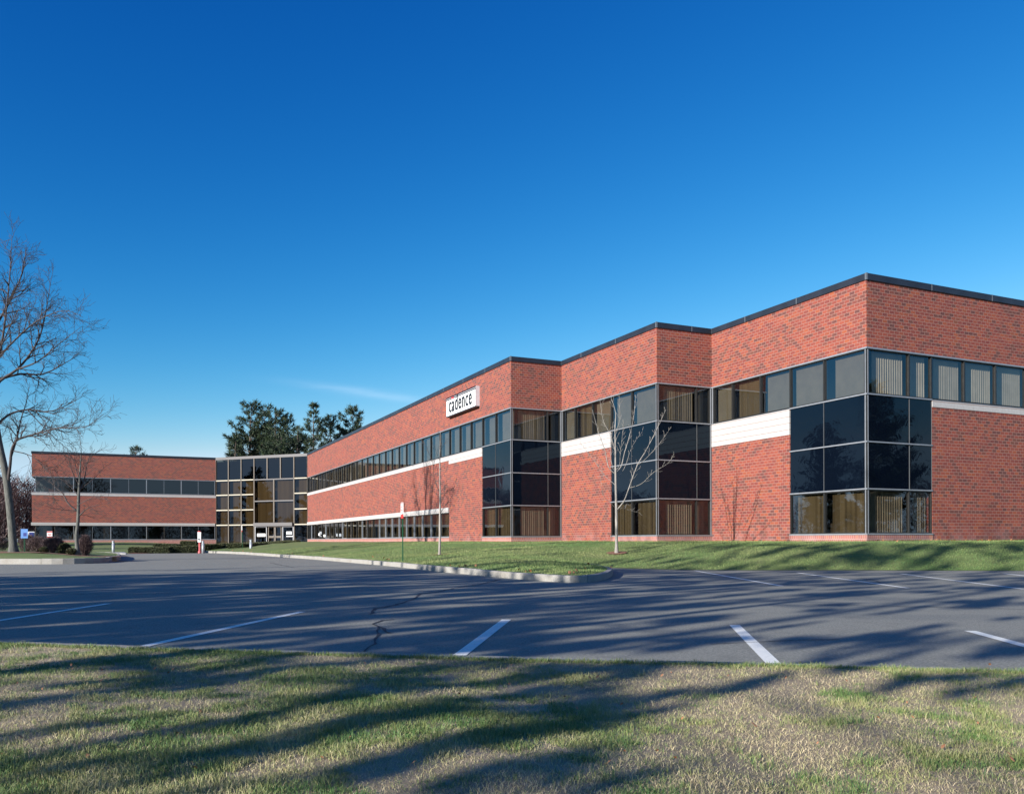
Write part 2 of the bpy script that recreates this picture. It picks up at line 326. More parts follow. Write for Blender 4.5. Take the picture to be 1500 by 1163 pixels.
def strip(mb, S0, S1, z0, z1, o0, o1, mi=0):
    "mitred band along the footprint between arclengths S0..S1, heights z0..z1, offsets o0 (inside) .. o1 (outside)"
    st = [(S0, pt(S0 + 1e-4, o0), pt(S0 + 1e-4, o1))]
    for i in range(1, len(pts) - 1):
        if S0 + 1e-3 < cum[i] < S1 - 1e-3: st.append((cum[i], off(i, o0), off(i, o1)))
    st.append((S1, pt(S1 - 1e-4, o0), pt(S1 - 1e-4, o1)))
    for a, b in ((st[k], st[k + 1]) for k in range(len(st) - 1)):
        Sa, ia, oa = a; Sb, ib, ob = b
        V3 = lambda p, z: (p.x, p.y, z)
        mb.quad([V3(oa, z0), V3(ob, z0), V3(ob, z1), V3(oa, z1)][::-1], [(Sa, z0), (Sb, z0), (Sb, z1), (Sa, z1)][::-1], mi)
        mb.quad([V3(oa, z1), V3(ob, z1), V3(ib, z1), V3(ia, z1)][::-1], [(Sa, 0), (Sb, 0), (Sb, .1), (Sa, .1)][::-1], mi)
        mb.quad([V3(oa, z0), V3(ia, z0), V3(ib, z0), V3(ob, z0)][::-1], [(Sa, 0), (Sa, .1), (Sb, .1), (Sb, 0)][::-1], mi)
        mb.quad([V3(ia, z0), V3(ia, z1), V3(ib, z1), V3(ib, z0)][::-1], [(Sa, z0), (Sa, z1), (Sb, z1), (Sb, z0)][::-1], mi)
    for k, e in ((0, 1), (-1, -1)):
        S, i_, o_ = st[k]; q = [(i_.x, i_.y, z0), (o_.x, o_.y, z0), (o_.x, o_.y, z1), (i_.x, i_.y, z1)]; w = o1 - o0
        uvq = [(0, z0), (w, z0), (w, z1), (0, z1)]
        mb.quad(q if e < 0 else q[::-1], uvq if e < 0 else uvq[::-1], mi)
SEG = lambda i, s: cum[i] + s
S_C1 = cum[1]; S_P5 = cum[6]; S_L2 = cum[7]; S_L1 = cum[8]; S_END = cum[9]
ZB, Z0, Z1, Z2, Z3, Z4, ZC, ZT = -.6, .20, 1.97, 3.81, 5.67, 7.46, 10.10, 10.355
ZG = 1.87   # head of the ground floor strip windows

bld = empty('office_building', (C1.x, C1.y, -.08), label='long two storey red brick office building with stepped corners, dark strip windows and glass entrance', cat='building')
def part(fn, name, mat, parent=bld): mb = MB(); fn(mb); return mb.build(name, mat, parent)
# brick parapet zone
def f(mb): strip(mb, 0, S_P5, Z4 + .04, ZC, -.3, 0)
w_up = part(f, 'brick_wall', M['brick'])
def f(mb): strip(mb, S_L2, S_END, Z4 + .04, ZC, -.3, 0)
part(f, 'brick_wall', M['brick'])
def f(mb): strip(mb, 0, S_P5 + .02, ZC, ZT, -.36, .055)
cop = part(f, 'coping', M['coping'])
def f(mb): strip(mb, S_L2 - .02, S_END, ZC, ZT, -.36, .055)
part(f, 'coping', M['coping'])
for S in [c - .02 for c in cum[1:6]] + [S_C1 - 3.6 - 3.66 * k for k in range(4)] + [S_C1 + 3.7, S_C1 + 7, SEG(2, 1.2), SEG(3, 3.6), SEG(3, 7.2)] + [SEG(5, 3.6 * k) for k in range(1, 16)]:
    part(lambda mb: strip(mb, S, S + .045, ZC - .004, ZT + .006, -.3, .062), 'coping_seam', M['seam'], cop)
# lower brick walls
def f(mb):
    strip(mb, 0, S_C1 - 3.63, ZB, 5.38, -.3, 0)
    strip(mb, SEG(1, 4.2), cum[2] - .0, ZB, 4.55, -.3, 0)
    strip(mb, SEG(3, 4.2), cum[4] - .0, ZB, 4.83, -.3, 0)
    strip(mb, SEG(5, 4.25), SEG(5, 10.0), ZB, 5.11, -.3, 0)
    strip(mb, SEG(5, 10.0), S_P5, 2.2, 5.35, -.3, 0)
part(f, 'brick_wall', M['brick'])
def f(mb): strip(mb, S_L2, S_END, 2.2, 5.35, -.3, 0)
part(f, 'brick_wall', M['brick'])
# white block bands
def f(mb):
    strip(mb, 0, S_C1 - 3.63, 5.38, Z3 - .02, -.3, .02)
    strip(mb, SEG(1, 4.2), cum[2], 4.55, Z3 - .02, -.3, .02)
    strip(mb, SEG(3, 4.2), cum[4], 4.83, Z3 - .02, -.3, .02)
    strip(mb, SEG(5, 4.25), SEG(5, 10.0), 5.11, Z3 - .02, -.3, .02)
    strip(mb, SEG(5, 10.0), S_P5, 5.35, Z3 - .02, -.3, .035)
part(f, 'white_block_band', M['white_block'])
def f(mb): strip(mb, S_L2, S_END, 5.35, Z3 - .02, -.3, .035)
part(f, 'white_block_band', M['white_block'])
def f(mb): strip(mb, SEG(5, 10.0), S_P5 - .05, ZG, 2.2, -.3, .09)
part(f, 'white_lintel', M['white_block'])
def f(mb): strip(mb, S_L2 + .1, S_END, ZG, 2.2, -.3, .09)
part(f, 'white_lintel', M['white_block'])
# brick plinths under the glass
for a, b in ((S_C1 - 3.63, SEG(1, 4.2)), (cum[2], SEG(3, 4.2)), (cum[4], SEG(5, 4.25)), (SEG(5, 10.0), S_P5)):
    part(lambda mb: strip(mb, a, b, ZB, Z0 - .03, -.3, .025), 'brick_plinth', M['brick_sill'])
def f(mb): strip(mb, S_L2, S_END, ZB, Z0 - .03, -.3, .025)
part(f, 'brick_plinth', M['brick_sill'])
# metal sill / head flashings
def f(mb):
    for a, b in ((S_C1 - 3.63, SEG(1, 4.2)), (cum[2], SEG(3, 4.2)), (cum[4], SEG(5, 4.25)), (SEG(5, 10.0), S_P5), (S_L2, S_END)): strip(mb, a, b, Z0 - .03, Z0 + .03, -.2, .045)
    strip(mb, 0, S_P5, Z4 - .025, Z4 + .04, -.2, .03); strip(mb, S_L2, S_END, Z4 - .025, Z4 + .04, -.2, .03)
    for a, b in ((S_C1 - 3.63, SEG(1, 4.2)), (cum[2], SEG(3, 4.2)), (cum[4], SEG(5, 4.25))):
        for z in (Z1, Z2, Z3): strip(mb, a, b, z - .026, z + .026, -.12, .025)
    for a, b in ((0, S_C1 - 3.63), (SEG(1, 4.2), cum[2]), (SEG(3, 4.2), cum[4]), (SEG(5, 4.25), S_P5), (S_L2, S_END)): strip(mb, a, b, Z3 - .02, Z3 + .01, -.2, -.01)
part(f, 'metal_flashing', M['metal'])
for i in (1, 3, 5):   # corner posts of the glass bays
    def f(mb):
        for sgn in (-1, 1):
            S = cum[i] + sgn * .075; p = pt(S, .0); q = pt(S, -.10); t = seg_t(i if sgn > 0 else i - 1) * .017
            mb.hexa([(p.x - t.x, p.y - t.y, Z0), (p.x + t.x, p.y + t.y, Z0), (q.x + t.x, q.y + t.y, Z0), (q.x - t.x, q.y - t.y, Z0)], [(p.x - t.x, p.y - t.y, Z4), (p.x + t.x, p.y + t.y, Z4), (q.x + t.x, q.y + t.y, Z4), (q.x - t.x, q.y - t.y, Z4)])
    part(f, 'corner_post', M['metal'])
    part(lambda mb: strip(mb, cum[i] - .056, cum[i] + .056, Z0 + .03, Z4 - .03, -.1, -.012), 'corner_cover', M['metal_dark'])
for i in (2, 4):
    for sgn in (-1, 1):
        S = cum[i] + sgn * .06; part(lambda mb: strip(mb, S - .025, S + .025, Z3 if sgn < 0 else Z0, Z4, -.1, .01), 'corner_post', M['metal'])

# windows: one object each > pane, blind
blind_cache = {}
def window(Sa, Sb, z0, z1, glassm, blind=(.1, .97), bmat='blind', mull='metal_dark', tone=None, open_=.35, mw=.034, mid=False):
    mb = MB()
    if mid: strip(mb, (Sa + Sb) / 2 - .014, (Sa + Sb) / 2 + .014, z0 + .04, z1 - .04, -.14, -.03)
    strip(mb, Sa, Sa + mw, z0, z1, -.16, -.015); strip(mb, Sb - mw, Sb, z0, z1, -.16, -.015)
    strip(mb, Sa + mw, Sb - mw, z0, z0 + .04, -.16, -.02); strip(mb, Sa + mw, Sb - mw, z1 - .04, z1, -.16, -.02)
    w = mb.build('window', M[mull], bld)
    a, b = pt(Sa + mw - .005, -.085), pt(Sb - mw + .005, -.085)
    g = MB(); g.quad([(a.x, a.y, z0 + .035), (a.x, a.y, z1 - .035), (b.x, b.y, z1 - .035), (b.x, b.y, z0 + .035)]); g.build('pane', glassm, w)
    if blind:
        L = Sb - Sa; s0, s1 = Sa + L * blind[0], Sa + L * blind[1]; n = max(2, int((s1 - s0) / .125)); V = []; Fc = []; T = []; st = (s1 - s0) / n
        t = (b - a).normalized(); nn = nrm(t); sg_ = -1.5 if t.dot(d2) < -.5 else 1; ph = random.uniform(.15, .55) if open_ is None else open_
        for k in range(n):
            c = pt(s0 + st * (k + .5), -.26); an = sg_ * ph + random.gauss(0, .05); h = st * (.40 if bmat == 'blind_pale' else .52)
            e = t * (h * math.cos(an)) + nn * (h * math.sin(an)); i0 = len(V); tn = random.random() ** 2 * .9 if tone is None else tone + random.random() * .25
            for q, z in ((c - e, z0 + .03), (c + e, z0 + .03), (c + e, z1 - .05), (c - e, z1 - .05)): V.append((q.x, q.y, z)); T.append(tn)
            Fc.append((i0, i0 + 1, i0 + 2, i0 + 3))
        tri_mesh('blind', V, Fc, M[bmat], w, T)
    return w
def spand(Sa, Sb, z0, z1):
    mb = MB(); strip(mb, Sa + .02, Sb - .02, z0 + .03, z1 - .03, -.12, -.03)
    o = mb.build('spandrel_panel', M['spandrel'], bld)
    mb = MB(); strip(mb, Sa - .011, Sa + .011, z0 + .03, z1 - .03, -.1, -.006); mb.build('spandrel_joint', M['joint'], o)
def col(Sa, Sb, rows=True, upper=(.1, .97), lower=(.1, .97), um='blind_grey', g=M['glass'], op=None):
    window(Sa, Sb, Z3 + .03, Z4 - .02, g, upper, um, open_=op)
    if rows:
        spand(Sa, Sb, Z1, Z2); spand(Sa, Sb, Z2, Z3); window(Sa, Sb, Z0 + .03, Z1 - .03, g, lower, 'blind', open_=None)
# near facade to the right of the corner (distances measured from the corner)
b0 = [0.11, 2.35, 3.63]
col(S_C1 - 2.35, S_C1 - .11, upper=(.06, .80), lower=(.08, .96), um='blind_pale', op=.42, g=M['glass_clear']); col(S_C1 - 3.63, S_C1 - 2.35, upper=(.12, .74), lower=(.10, .62), um='blind_pale', op=.42, g=M['glass_clear'])
s = 3.63
while s + 1.96 <= LR + .01: col(S_C1 - s - 1.96, S_C1 - s, rows=False, upper=(.04, .80), um='blind_pale', g=M['glass_clear']); s += 1.96
# first sunlit bay
def bayrow(i, edges, full=2):
    for k in range(len(edges) - 1):
        col(SEG(i, edges[k]), SEG(i, edges[k + 1]), rows=(k < full), upper=(.03, random.choice((.86, .92, .8))), lower=(.04, .88), um='blind_grey' if k != 3 else 'blind')
bayrow(1, [.11, 2.25, 4.2, 6.1, 8.05, 9.46]); bayrow(3, [.11, 2.25, 4.2, 6.15, 8.1, 9.53])
for i in (2, 4):
    e = cum[i + 1]; col(e - 2.34, e - .11, upper=(.05, .80), lower=(.08, .74), um='blind', g=M['glass_clear']); col(cum[i] + .09, e - 2.34, upper=(.3, .6), lower=(.3, .8), um='blind', g=M['glass_clear'])
edges = [.11, 2.25, 4.25, 6.15, 8.08, 10.0] + [10 + 1.912 * k for k in range(1, 26)]
for k in range(len(edges) - 1):
    a, b = SEG(5, edges[k]), SEG(5, edges[k + 1]); nar = random.choice((.70, .78, .84, .74))
    window(a, b, Z3 + .03, Z4 - .02, M['glass'], (.03, nar), 'blind_grey', open_=None, mull='metal_dark')
    if k < 2: spand(a, b, Z1, Z2); spand(a, b, Z2, Z3); window(a, b, Z0 + .03, Z1 - .03, M['glass'], (.04, .88), 'blind', open_=None)
    if k >= 5: window(a, b, Z0 + .03, ZG, M['glass'], (.03, random.choice((.55, .7, .62, .8))), 'blind', open_=None, mull='metal' if k < 14 or k % 4 == 0 else 'metal_dark')
for k in range(5):
    a, b = S_L2 + k * 3.9 + .1, S_L2 + (k + 1) * 3.9 + .1
    window(a, b, Z3 + .03, Z4 - .02, M['glass_dark'], (.1, .35) if k == 4 else None, 'blind', mull='metal', mw=.045, mid=True)
    window(a, b, Z0 + .03, ZG, M['glass_dark'], ((.70, .80) if k == 4 else (.02, .2) if k == 3 else None), 'blind', mull='tan_metal' if k in (1, 4) else 'metal', mw=.045, mid=True)

# entrance: glazed chamfer between the wings
ent_S = [S_P5 + (S_L2 - S_P5) * k / 7 for k in range(8)]; ZE = -.45
eg = part(lambda mb: strip(mb, S_P5 + .03, S_L2 - .03, ZT - .33, ZT - .005, -.35, .05), 'entrance_fascia', M['grey_metal2'])
def f(mb):
    for k, S in enumerate(ent_S):
        z0 = ZE
        if k in (2, 3): strip(mb, S - .07, S + .07, Z4 + .03, ZT - .33, -.15, .02); continue
        strip(mb, max(S - .06, S_P5 + .03), min(S + .06, S_L2 - .03), z0, ZT - .33, -.18, .02)
    S = (ent_S[1] + ent_S[4]) / 2; strip(mb, S - .08, S + .08, 2.25, Z4 - .05, -.15, .02)
part(f, 'entrance_mullions', M['tan_metal'])
def f(mb):
    for k in (0, 4, 5, 6):
        for z in (Z4, Z3, Z2, Z1): strip(mb, ent_S[k] + .09, ent_S[k + 1] - .09, z - .065, z + .065, -.13, .035)
part(f, 'entrance_transoms', M['cream_metal'])
def f(mb):
    strip(mb, ent_S[1] + .09, ent_S[4] - .09, Z4 - .09, Z4 + .05, -.13, .03); strip(mb, ent_S[1] + .09, ent_S[4] - .09, 4.76, 4.9, -.13, .015)
    strip(mb, ent_S[1] + .09, ent_S[4] - .09, 1.78, 2.2, -.3, .30)
part(f, 'entrance_canopy', M['grey_metal2'])
def epane(a, b, z0, z1, bl=(.02, .8), g=None, tone=.1):
    q, r = pt(a, -.07), pt(b, -.07); mb = MB(); mb.quad([(q.x, q.y, z0), (q.x, q.y, z1), (r.x, r.y, z1), (r.x, r.y, z0)]); p = mb.build('entrance_pane', g or M['glass_entrance'], bld)
    if bl:
        L = b - a; s0, s1 = a + L * bl[0], a + L * bl[1]; n = max(2, int((s1 - s0) / .16)); V = []; Fc = []; T = []; st = (s1 - s0) / n
        for k in range(n + 1):
            c = pt(s0 + st * k, -.35 - (.06 if k % 2 else 0)); V += [(c.x, c.y, z0), (c.x, c.y, z1)]; tn = random.random() * .4 + tone; T += [tn, tn]
        for k in range(n): Fc.append((2 * k, 2 * k + 2, 2 * k + 3, 2 * k + 1))
        tri_mesh('curtain', V, Fc, M['blind'], p, T)
for k in range(7):
    a, b = ent_S[k] + .05, ent_S[k + 1] - .05
    epane(a, b, Z4 + .1, ZT - .33, None, M['glass_dark'])
    if k in (0, 4, 5, 6):
        for z0, z1 in ((Z3 + .1, Z4 - .1), (Z2 + .1, Z3 - .1), (Z1 + .1, Z2 - .1), (ZE, Z1 - .1)):
            epane(a, b, z0, z1, None if (k == 0 and z0 == ZE) else (.02, .78), None, .25 if z0 == ZE else .1)
mid = (ent_S[1] + ent_S[4]) / 2
for a, b in ((ent_S[1], mid), (mid, ent_S[4])):
    epane(a + .08, b - .08, 4.9, Z4 - .09, (.04, .95)); epane(a + .08, b - .08, 2.2, 4.76, (.04, .95), None, .3)
# doors and sidelights below the canopy (from right to left along the path)
for (a, b, dr) in ((ent_S[1] + .1, ent_S[1] + 1.65, 0), (ent_S[1] + 1.8, ent_S[1] + 2.75, 1), (ent_S[1] + 2.78, ent_S[1] + 3.75, 1), (ent_S[1] + 3.95, ent_S[4] - .1, 0)):
    mb = MB(); fw = .11 if dr else .07
    strip(mb, a, a + fw, ZE, 1.78, -.14, 0); strip(mb, b - fw, b, ZE, 1.78, -.14, 0); strip(mb, a + fw, b - fw, 1.78 - .12, 1.78, -.14, -.005); strip(mb, a + fw, b - fw, ZE, ZE + (.25 if dr else .1), -.14, -.005)
    if dr: strip(mb, a + fw, b - fw, .38, .62, -.14, -.01)
    dd = mb.build('door' if dr else 'sidelight', M['tan_metal'] if dr else M['metal'], bld)
    q, r = pt(a + fw, -.08), pt(b - fw, -.08); mb = MB(); mb.quad([(q.x, q.y, ZE), (q.x, q.y, 1.7), (r.x, r.y, 1.7), (r.x, r.y, ZE)]); mb.build('pane', M['glass_dark'], dd)
    if dr:
        mb = MB(); h = pt((b - .16) if a < ent_S[1] + 2 else a + .16, .06); mb.tube([(h.x, h.y, .3), (h.x, h.y, .8)], .018, 6); mb.build('handle', M['metal'], dd)
for (S, z, w, h) in ((ent_S[1] + .75, .95, .75, .35), (ent_S[1] + .6, .55, 1.1, .08), (ent_S[4] - 1.0, .72, 1.2, .36)):
    mb = MB(); strip(mb, S - w / 2, S + w / 2, z - h / 2, z + h / 2, -.055, -.045); mb.build('door_notice', M['white'], bld)
for (S, z) in ((SEG(5, 51.6), .72), (SEG(5, 48.9), .55)):
    mb = MB(); strip(mb, S - .45, S + .45, z - .13, z + .13, -.06, -.05); mb.build('window_notice', M['white'], bld)

# closing walls, roof, floors
back = [LE, LE + d2 * 60, C1 + d2 * LR + d1 * 70, C1 + d2 * LR]
back = [LE, P5 + d1 * 24 + d2 * 22, C1 + d2 * LR + (d1 * ((P5 - C1).dot(d1) + 24)), C1 + d2 * LR]
def f(mb):
    for a, b in ((back[0], back[2]), (back[2], back[3])):
        L = (b - a).length; mb.quad([(a.x, a.y, ZB), (b.x, b.y, ZB), (b.x, b.y, ZC), (a.x, a.y, ZC)], [(0, ZB), (L, ZB), (L, ZC), (0, ZC)])
part(f, 'back_wall', M['brick'])
def poly_slab(name, z, mat, o, zt=None):
    out = [off(i, o) for i in range(len(pts))]; out[0] = pts[0] + nrm(seg_t(0)) * o; out += [back[2]]
    mb = MB(); mb.quad([(p.x, p.y, z) for p in out][::-1])
    if zt: mb.quad([(p.x, p.y, zt) for p in out])
    return mb.build(name, mat, bld)
poly_slab('flat_roof', ZC - .25, M['roof'], -.28)
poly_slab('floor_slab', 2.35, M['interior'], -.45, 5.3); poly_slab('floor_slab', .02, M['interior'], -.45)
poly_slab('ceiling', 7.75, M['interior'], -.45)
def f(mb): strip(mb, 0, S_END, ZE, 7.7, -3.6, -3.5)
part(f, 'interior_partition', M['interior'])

# illuminated-type box sign on the long wall
SG0, SG1 = SEG(5, 4.6), SEG(5, 9.75); zg0, zg1 = 8.2, 9.46
sg = empty('wall_sign', (*pt(SG0, .1), zg0), label='white box sign with black lower case lettering hanging high on the brick wall', cat='sign')
mb = MB(); strip(mb, SG0, SG1, zg0, zg1, .002, .26); mb.build('sign_box', M['sign_grey'], sg)
mb = MB(); strip(mb, SG0 + .03, SG1 - .03, zg0 + .04, zg1 - .20, .26, .268); mb.build('sign_face', M['white'], sg)
mb = MB(); strip(mb, SG0, SG1, zg1 - .20, zg1 - .12, .26, .275); strip(mb, SG0, SG1, zg1 - .08, zg1, .26, .275); strip(mb, SG0, SG0 + .03, zg0, zg1 - .2, .26, .272); strip(mb, SG0, SG1, zg0 - .03, zg0 + .04, .0, .272); mb.build('sign_frame', M['black'], sg)
mb = MB(); strip(mb, SEG(5, 8.35), SEG(5, 8.75), zg1 - .20, zg1 - .09, .276, .29); mb.build('red_accent', M['red'], sg)
def text_mesh(body, size, mat, name, parent, origin, tx, ext=.012, sx_=1.0, spacing=1.0, bold=.0):
    cu = bpy.data.curves.new(name, 'FONT'); cu.body = body; cu.size = size; cu.extrude = ext; cu.align_x = 'CENTER'; cu.align_y = 'BOTTOM_BASELINE' if 'BOTTOM_BASELINE' in [e.identifier for e in cu.bl_rna.properties['align_y'].enum_items] else 'BOTTOM'; cu.space_character = spacing; cu.offset = bold
    tmp = bpy.data.objects.new('tmp', cu); C.objects.link(tmp); dg = bpy.context.evaluated_depsgraph_get(); me = bpy.data.meshes.new_from_object(tmp.evaluated_get(dg)); bpy.data.objects.remove(tmp)
    nx = Vector((tx.y, -tx.x, 0)); mat4 = Matrix((( tx.x * sx_, 0, nx.x, origin[0]), (tx.y * sx_, 0, nx.y, origin[1]), (0, 1, 0, origin[2]), (0, 0, 0, 1)))
    me.transform(mat4); me.materials.clear(); return finish(name, me, mat, parent)
tdir = -seg_t(5)   # reading direction: left end (far) -> right end (near)
c = pt(SEG(5, 7.22), .272)
bold = []
for j, dx_ in enumerate((-.028, 0, .028)):   # the heavy strokes: three thin copies side by side, joined below
    cc_ = c + tdir * dx_; bold.append(text_mesh('cadence', 1.46, M['black'], 'sign_lettering', sg, (cc_.x - .909 * .001 * j, cc_.y - .418 * .001 * j, zg0 + .24), Vector((tdir.x, tdir.y, 0)), .02, .74, 1.16, .004))
import bmesh
bm_ = bmesh.new()
for o_ in bold: bm_.from_mesh(o_.data)
bm_.to_mesh(bold[0].data); bm_.free()
for o_ in bold[1:]: bpy.data.objects.remove(o_)
mb = MB()
for q in (8.98, 8.45, 7.8, 7.2, 6.75, 6.45, 5.9, 5.3): strip(mb, SEG(5, q - .09), SEG(5, q + .09), zg0 + .10, zg0 + .15, .269, .274)
mb.build('small_lettering', M['black'], sg)

# ------------------------------------------------------------ ground surfaces
def smooth_closed(p, n=4): return p
def seg_dist(p, a, b):
    ab = b - a; t = max(0, min(1, (p - a).dot(ab) / max(ab.dot(ab), 1e-9))); return (p - (a + ab * t)).length, t
def sheet(name, poly, hf, res, mat, kind='structure', smooth=True):
    xs = [p[0] for p in poly]; ys = [p[1] for p in poly]
    bpts = []
    for i in range(len(poly)):
        a = Vector(poly[i][:2]); b = Vector(poly[(i + 1) % len(poly)][:2]); n = max(1, int((b - a).length / res))
        for k in range(n): bpts.append(a + (b - a) * (k / n))
    P = np.array([(p.x, p.y) for p in bpts]); nb = len(P); inner = []
    gx = np.arange(min(xs), max(xs), res); gy = np.arange(min(ys), max(ys), res)
    for i, y in enumerate(gy):
        xx = gx + (res / 2 if i % 2 else 0)
        ins = np.zeros(len(xx), bool)
        for k in range(nb):
            x0, y0 = P[k]; x1, y1 = P[(k + 1) % nb]
            if (y0 > y) != (y1 > y): ins ^= xx < (x1 - x0) * (y - y0) / (y1 - y0) + x0
        for x in xx[ins]:
            if np.min((P[:, 0] - x) ** 2 + (P[:, 1] - y) ** 2) > (res * .45) ** 2: inner.append(Vector((float(x), float(y))))
    vs = bpts + inner; ed = [(i, (i + 1) % nb) for i in range(nb)]
    V, E, Fc, *_ = delaunay_2d_cdt(vs, ed, [], 1, 1e-5)
    me = bpy.data.meshes.new(name); me.from_pydata([(v.x, v.y, hf(v.x, v.y)) for v in V], [], [tuple(x) for x in Fc])
    if smooth: me.polygons.foreach_set('use_smooth', [True] * len(me.polygons))
    me.update(); o = finish(name, me, mat)
    if len(me.polygons) and me.polygons[0].normal.z < 0: me.flip_normals()
    return tag(o, kind=kind)
LOT = -1.0
mb = MB(); mb.quad([(-2500, -2500, -1.25), (2500, -2500, -1.25), (2500, 3000, -1.25), (-2500, 3000, -1.25)]); tag(mb.build('ground', M['earth']), kind='structure')
# near lawn edge (kerb top) and kerb
edge = [unp(u, v, -.88) for u, v in ((-900, 908), (0, 942), (250, 951), (500, 958), (750, 965), (1000, 970), (1250, 976), (1500, 983), (2300, 1015))]
far = [unp(-1100, 806.5, LOT), unp(0, 811.5, LOT), unp(180, 811.0, LOT), unp(297, 809.6, LOT)]
kerb_px = [(297, 809.6), (330, 810.6), (360, 812), (400, 815), (457, 819), (520, 824.5), (570, 829), (610, 833.3), (650, 838), (690, 841.5), (728, 845.4), (768, 848.8), (810, 852), (845, 853.6), (870, 852.2), (888, 848.5), (896, 844.0), (897, 840.0), (885, 836.2), (862, 832.0)]
kerbP = [unp(u, v, LOT) for u, v in kerb_px]
edgeR = [unp(u, v, LOT) for u, v in ((880, 831.2), (930, 832.8), (1000, 834.6), (1100, 835.2), (1270, 835.2), (1500, 836))]; e9 = edgeR[-1]; edgeR += [e9 + Vector((16, -5, 0))]
lot = [(p.x, p.y + .1) for p in edge[:-1]] + [(edge[-1].x, edge[-1].y + .1), (70, 1.5), (70, 24)] + [(p.x, p.y) for p in reversed(edgeR)] + [(p.x, p.y) for p in reversed(kerbP)] + [(p.x, p.y) for p in reversed(far)]
lot = [(p[0], p[1]) for p in lot]
sheet('parking_lot', lot, lambda x, y: LOT, 3.0, M['asphalt'], smooth=False)

def kerb_line(name, P, outw, reveal=.17, w=.16, stone=2.4, gap=.012, zt=None):
    "granite kerb stones along polyline P (at lot level, outer foot); body lies on side outw (+1 left of travel)"
    L = [0]
    for i in range(len(P) - 1): L.append(L[-1] + (P[i + 1] - P[i]).length)
    def ev(s):
        s = max(0, min(L[-1], s))
        for i in range(len(P) - 1):
            if s <= L[i + 1] + 1e-9: break
        return P[i] + (P[i + 1] - P[i]) * ((s - L[i]) / (L[i + 1] - L[i]))
    def tan(s): d = ev(s + .25) - ev(s - .25); return Vector((d.x, d.y)).normalized()
    mb = MB(); s = 0
    while s < L[-1] - .05:
        e = min(s + stone * random.uniform(.85, 1.1), L[-1]); a = s + gap; n = max(1, int((e - a) / .45)); dz = random.uniform(-.008, .008)
        rows = []
        for k in range(n + 1):
            q = a + (e - a) * k / n; p = ev(q); t = tan(q); nn = Vector((-t.y, t.x)) * outw; zt_ = LOT + reveal + dz
            rows.append([(p.x, p.y, LOT - .1), (p.x + nn.x * .004, p.y + nn.y * .004, zt_ - .018), (p.x + nn.x * .022, p.y + nn.y * .022, zt_), (p.x + nn.x * w, p.y + nn.y * w, zt_), (p.x + nn.x * w, p.y + nn.y * w, LOT - .1)])
        for k in range(n):
            for j in range(4):
                q = [rows[k][j], rows[k + 1][j], rows[k + 1][j + 1], rows[k][j + 1]]; mb.quad(q if outw < 0 else q[::-1])
        for k, fl in ((0, False), (n, True)):
            q = rows[k]; mb.quad(q if fl else q[::-1])
        s = e
    return tag(mb.build(name, M['granite']), kind='structure')
def subdiv(P, n=4):
    "Catmull-Rom"
    out = []
    for i in range(len(P) - 1):
        p0, p1, p2, p3 = P[max(i - 1, 0)], P[i], P[i + 1], P[min(i + 2, len(P) - 1)]
        for k in range(n):
            t = k / n; out.append(((p1 * 2) + (p2 - p0) * t + (p0 * 2 - p1 * 5 + p2 * 4 - p3) * t * t + (p1 * 3 - p0 - p2 * 3 + p3) * t ** 3) * .5)
    out.append(P[-1]); return out
kerbS = subdiv(kerbP, 3)
kerb_line('kerb', kerbS, 1, stone=1.9)
nearE = [Vector((p.x, p.y + .16, LOT)) for p in edge]
kerb_line('kerb', nearE, -1, reveal=.12, w=.16, stone=2.2)

# building lawn
def inset(P, d, sgn):
    out = []
    for i in range(len(P)):
        t = (P[min(i + 1, len(P) - 1)] - P[max(i - 1, 0)]); t = Vector((t.x, t.y)).normalized(); out.append(Vector((P[i].x - t.y * d * sgn, P[i].y + t.x * d * sgn)))
    return out
kin = inset(kerbS, .155, 1)
low_line = [(p.x, p.y, LOT + .155) for p in kin] + [(p.x, p.y, LOT + .01) for p in edgeR]
ent_front = Vector((unp(350, 806, -.8).x, unp(350, 806, -.8).y))
top_line = [(C1 + d2 * LR), C1, P1, P2, P3, P4, P5]
LL = [(Vector(a[:2]), Vector(b[:2]), a[2], b[2]) for a, b in zip(low_line[:-1], low_line[1:])]
TL = [(a, b) for a, b in zip(top_line[:-1], top_line[1:])]
entA, entB = P5, kin[0]
def hash2(x, y):
    return (math.sin(x * .9 + y * .37) + math.sin(x * .23 - y * .71 + 1.3) + math.sin(x * 1.7 + y * 1.1)) * .015
def lawn_h(x, y):
    p = Vector((x, y)); dk = 1e9; zk = LOT
    for a, b, za, zb_ in LL:
        d, t = seg_dist(p, a, b)
        if d < dk: dk, zk = d, za + (zb_ - za) * t
    db = min(seg_dist(p, a, b)[0] for a, b in TL)
    r = dk / max(dk + db, 1e-6); s = math.sin(r * math.pi / 2) ** 1.0
    far_t = max(0, min(1, (y - 60) / 40)); topz = -.085 - .03 * far_t
    return zk + (topz - zk) * s + hash2(x, y) * min(1, dk, db)
lawn_poly = [(p[0], p[1]) for p in low_line] + [(e9.x + 16, 40)] + [((C1 + d2 * LR).x, (C1 + d2 * LR).y + .1)] + [(p.x, p.y + .03) for p in top_line[1:]]
lawn = sheet('lawn', lawn_poly, lawn_h, .8, M['lawn'])

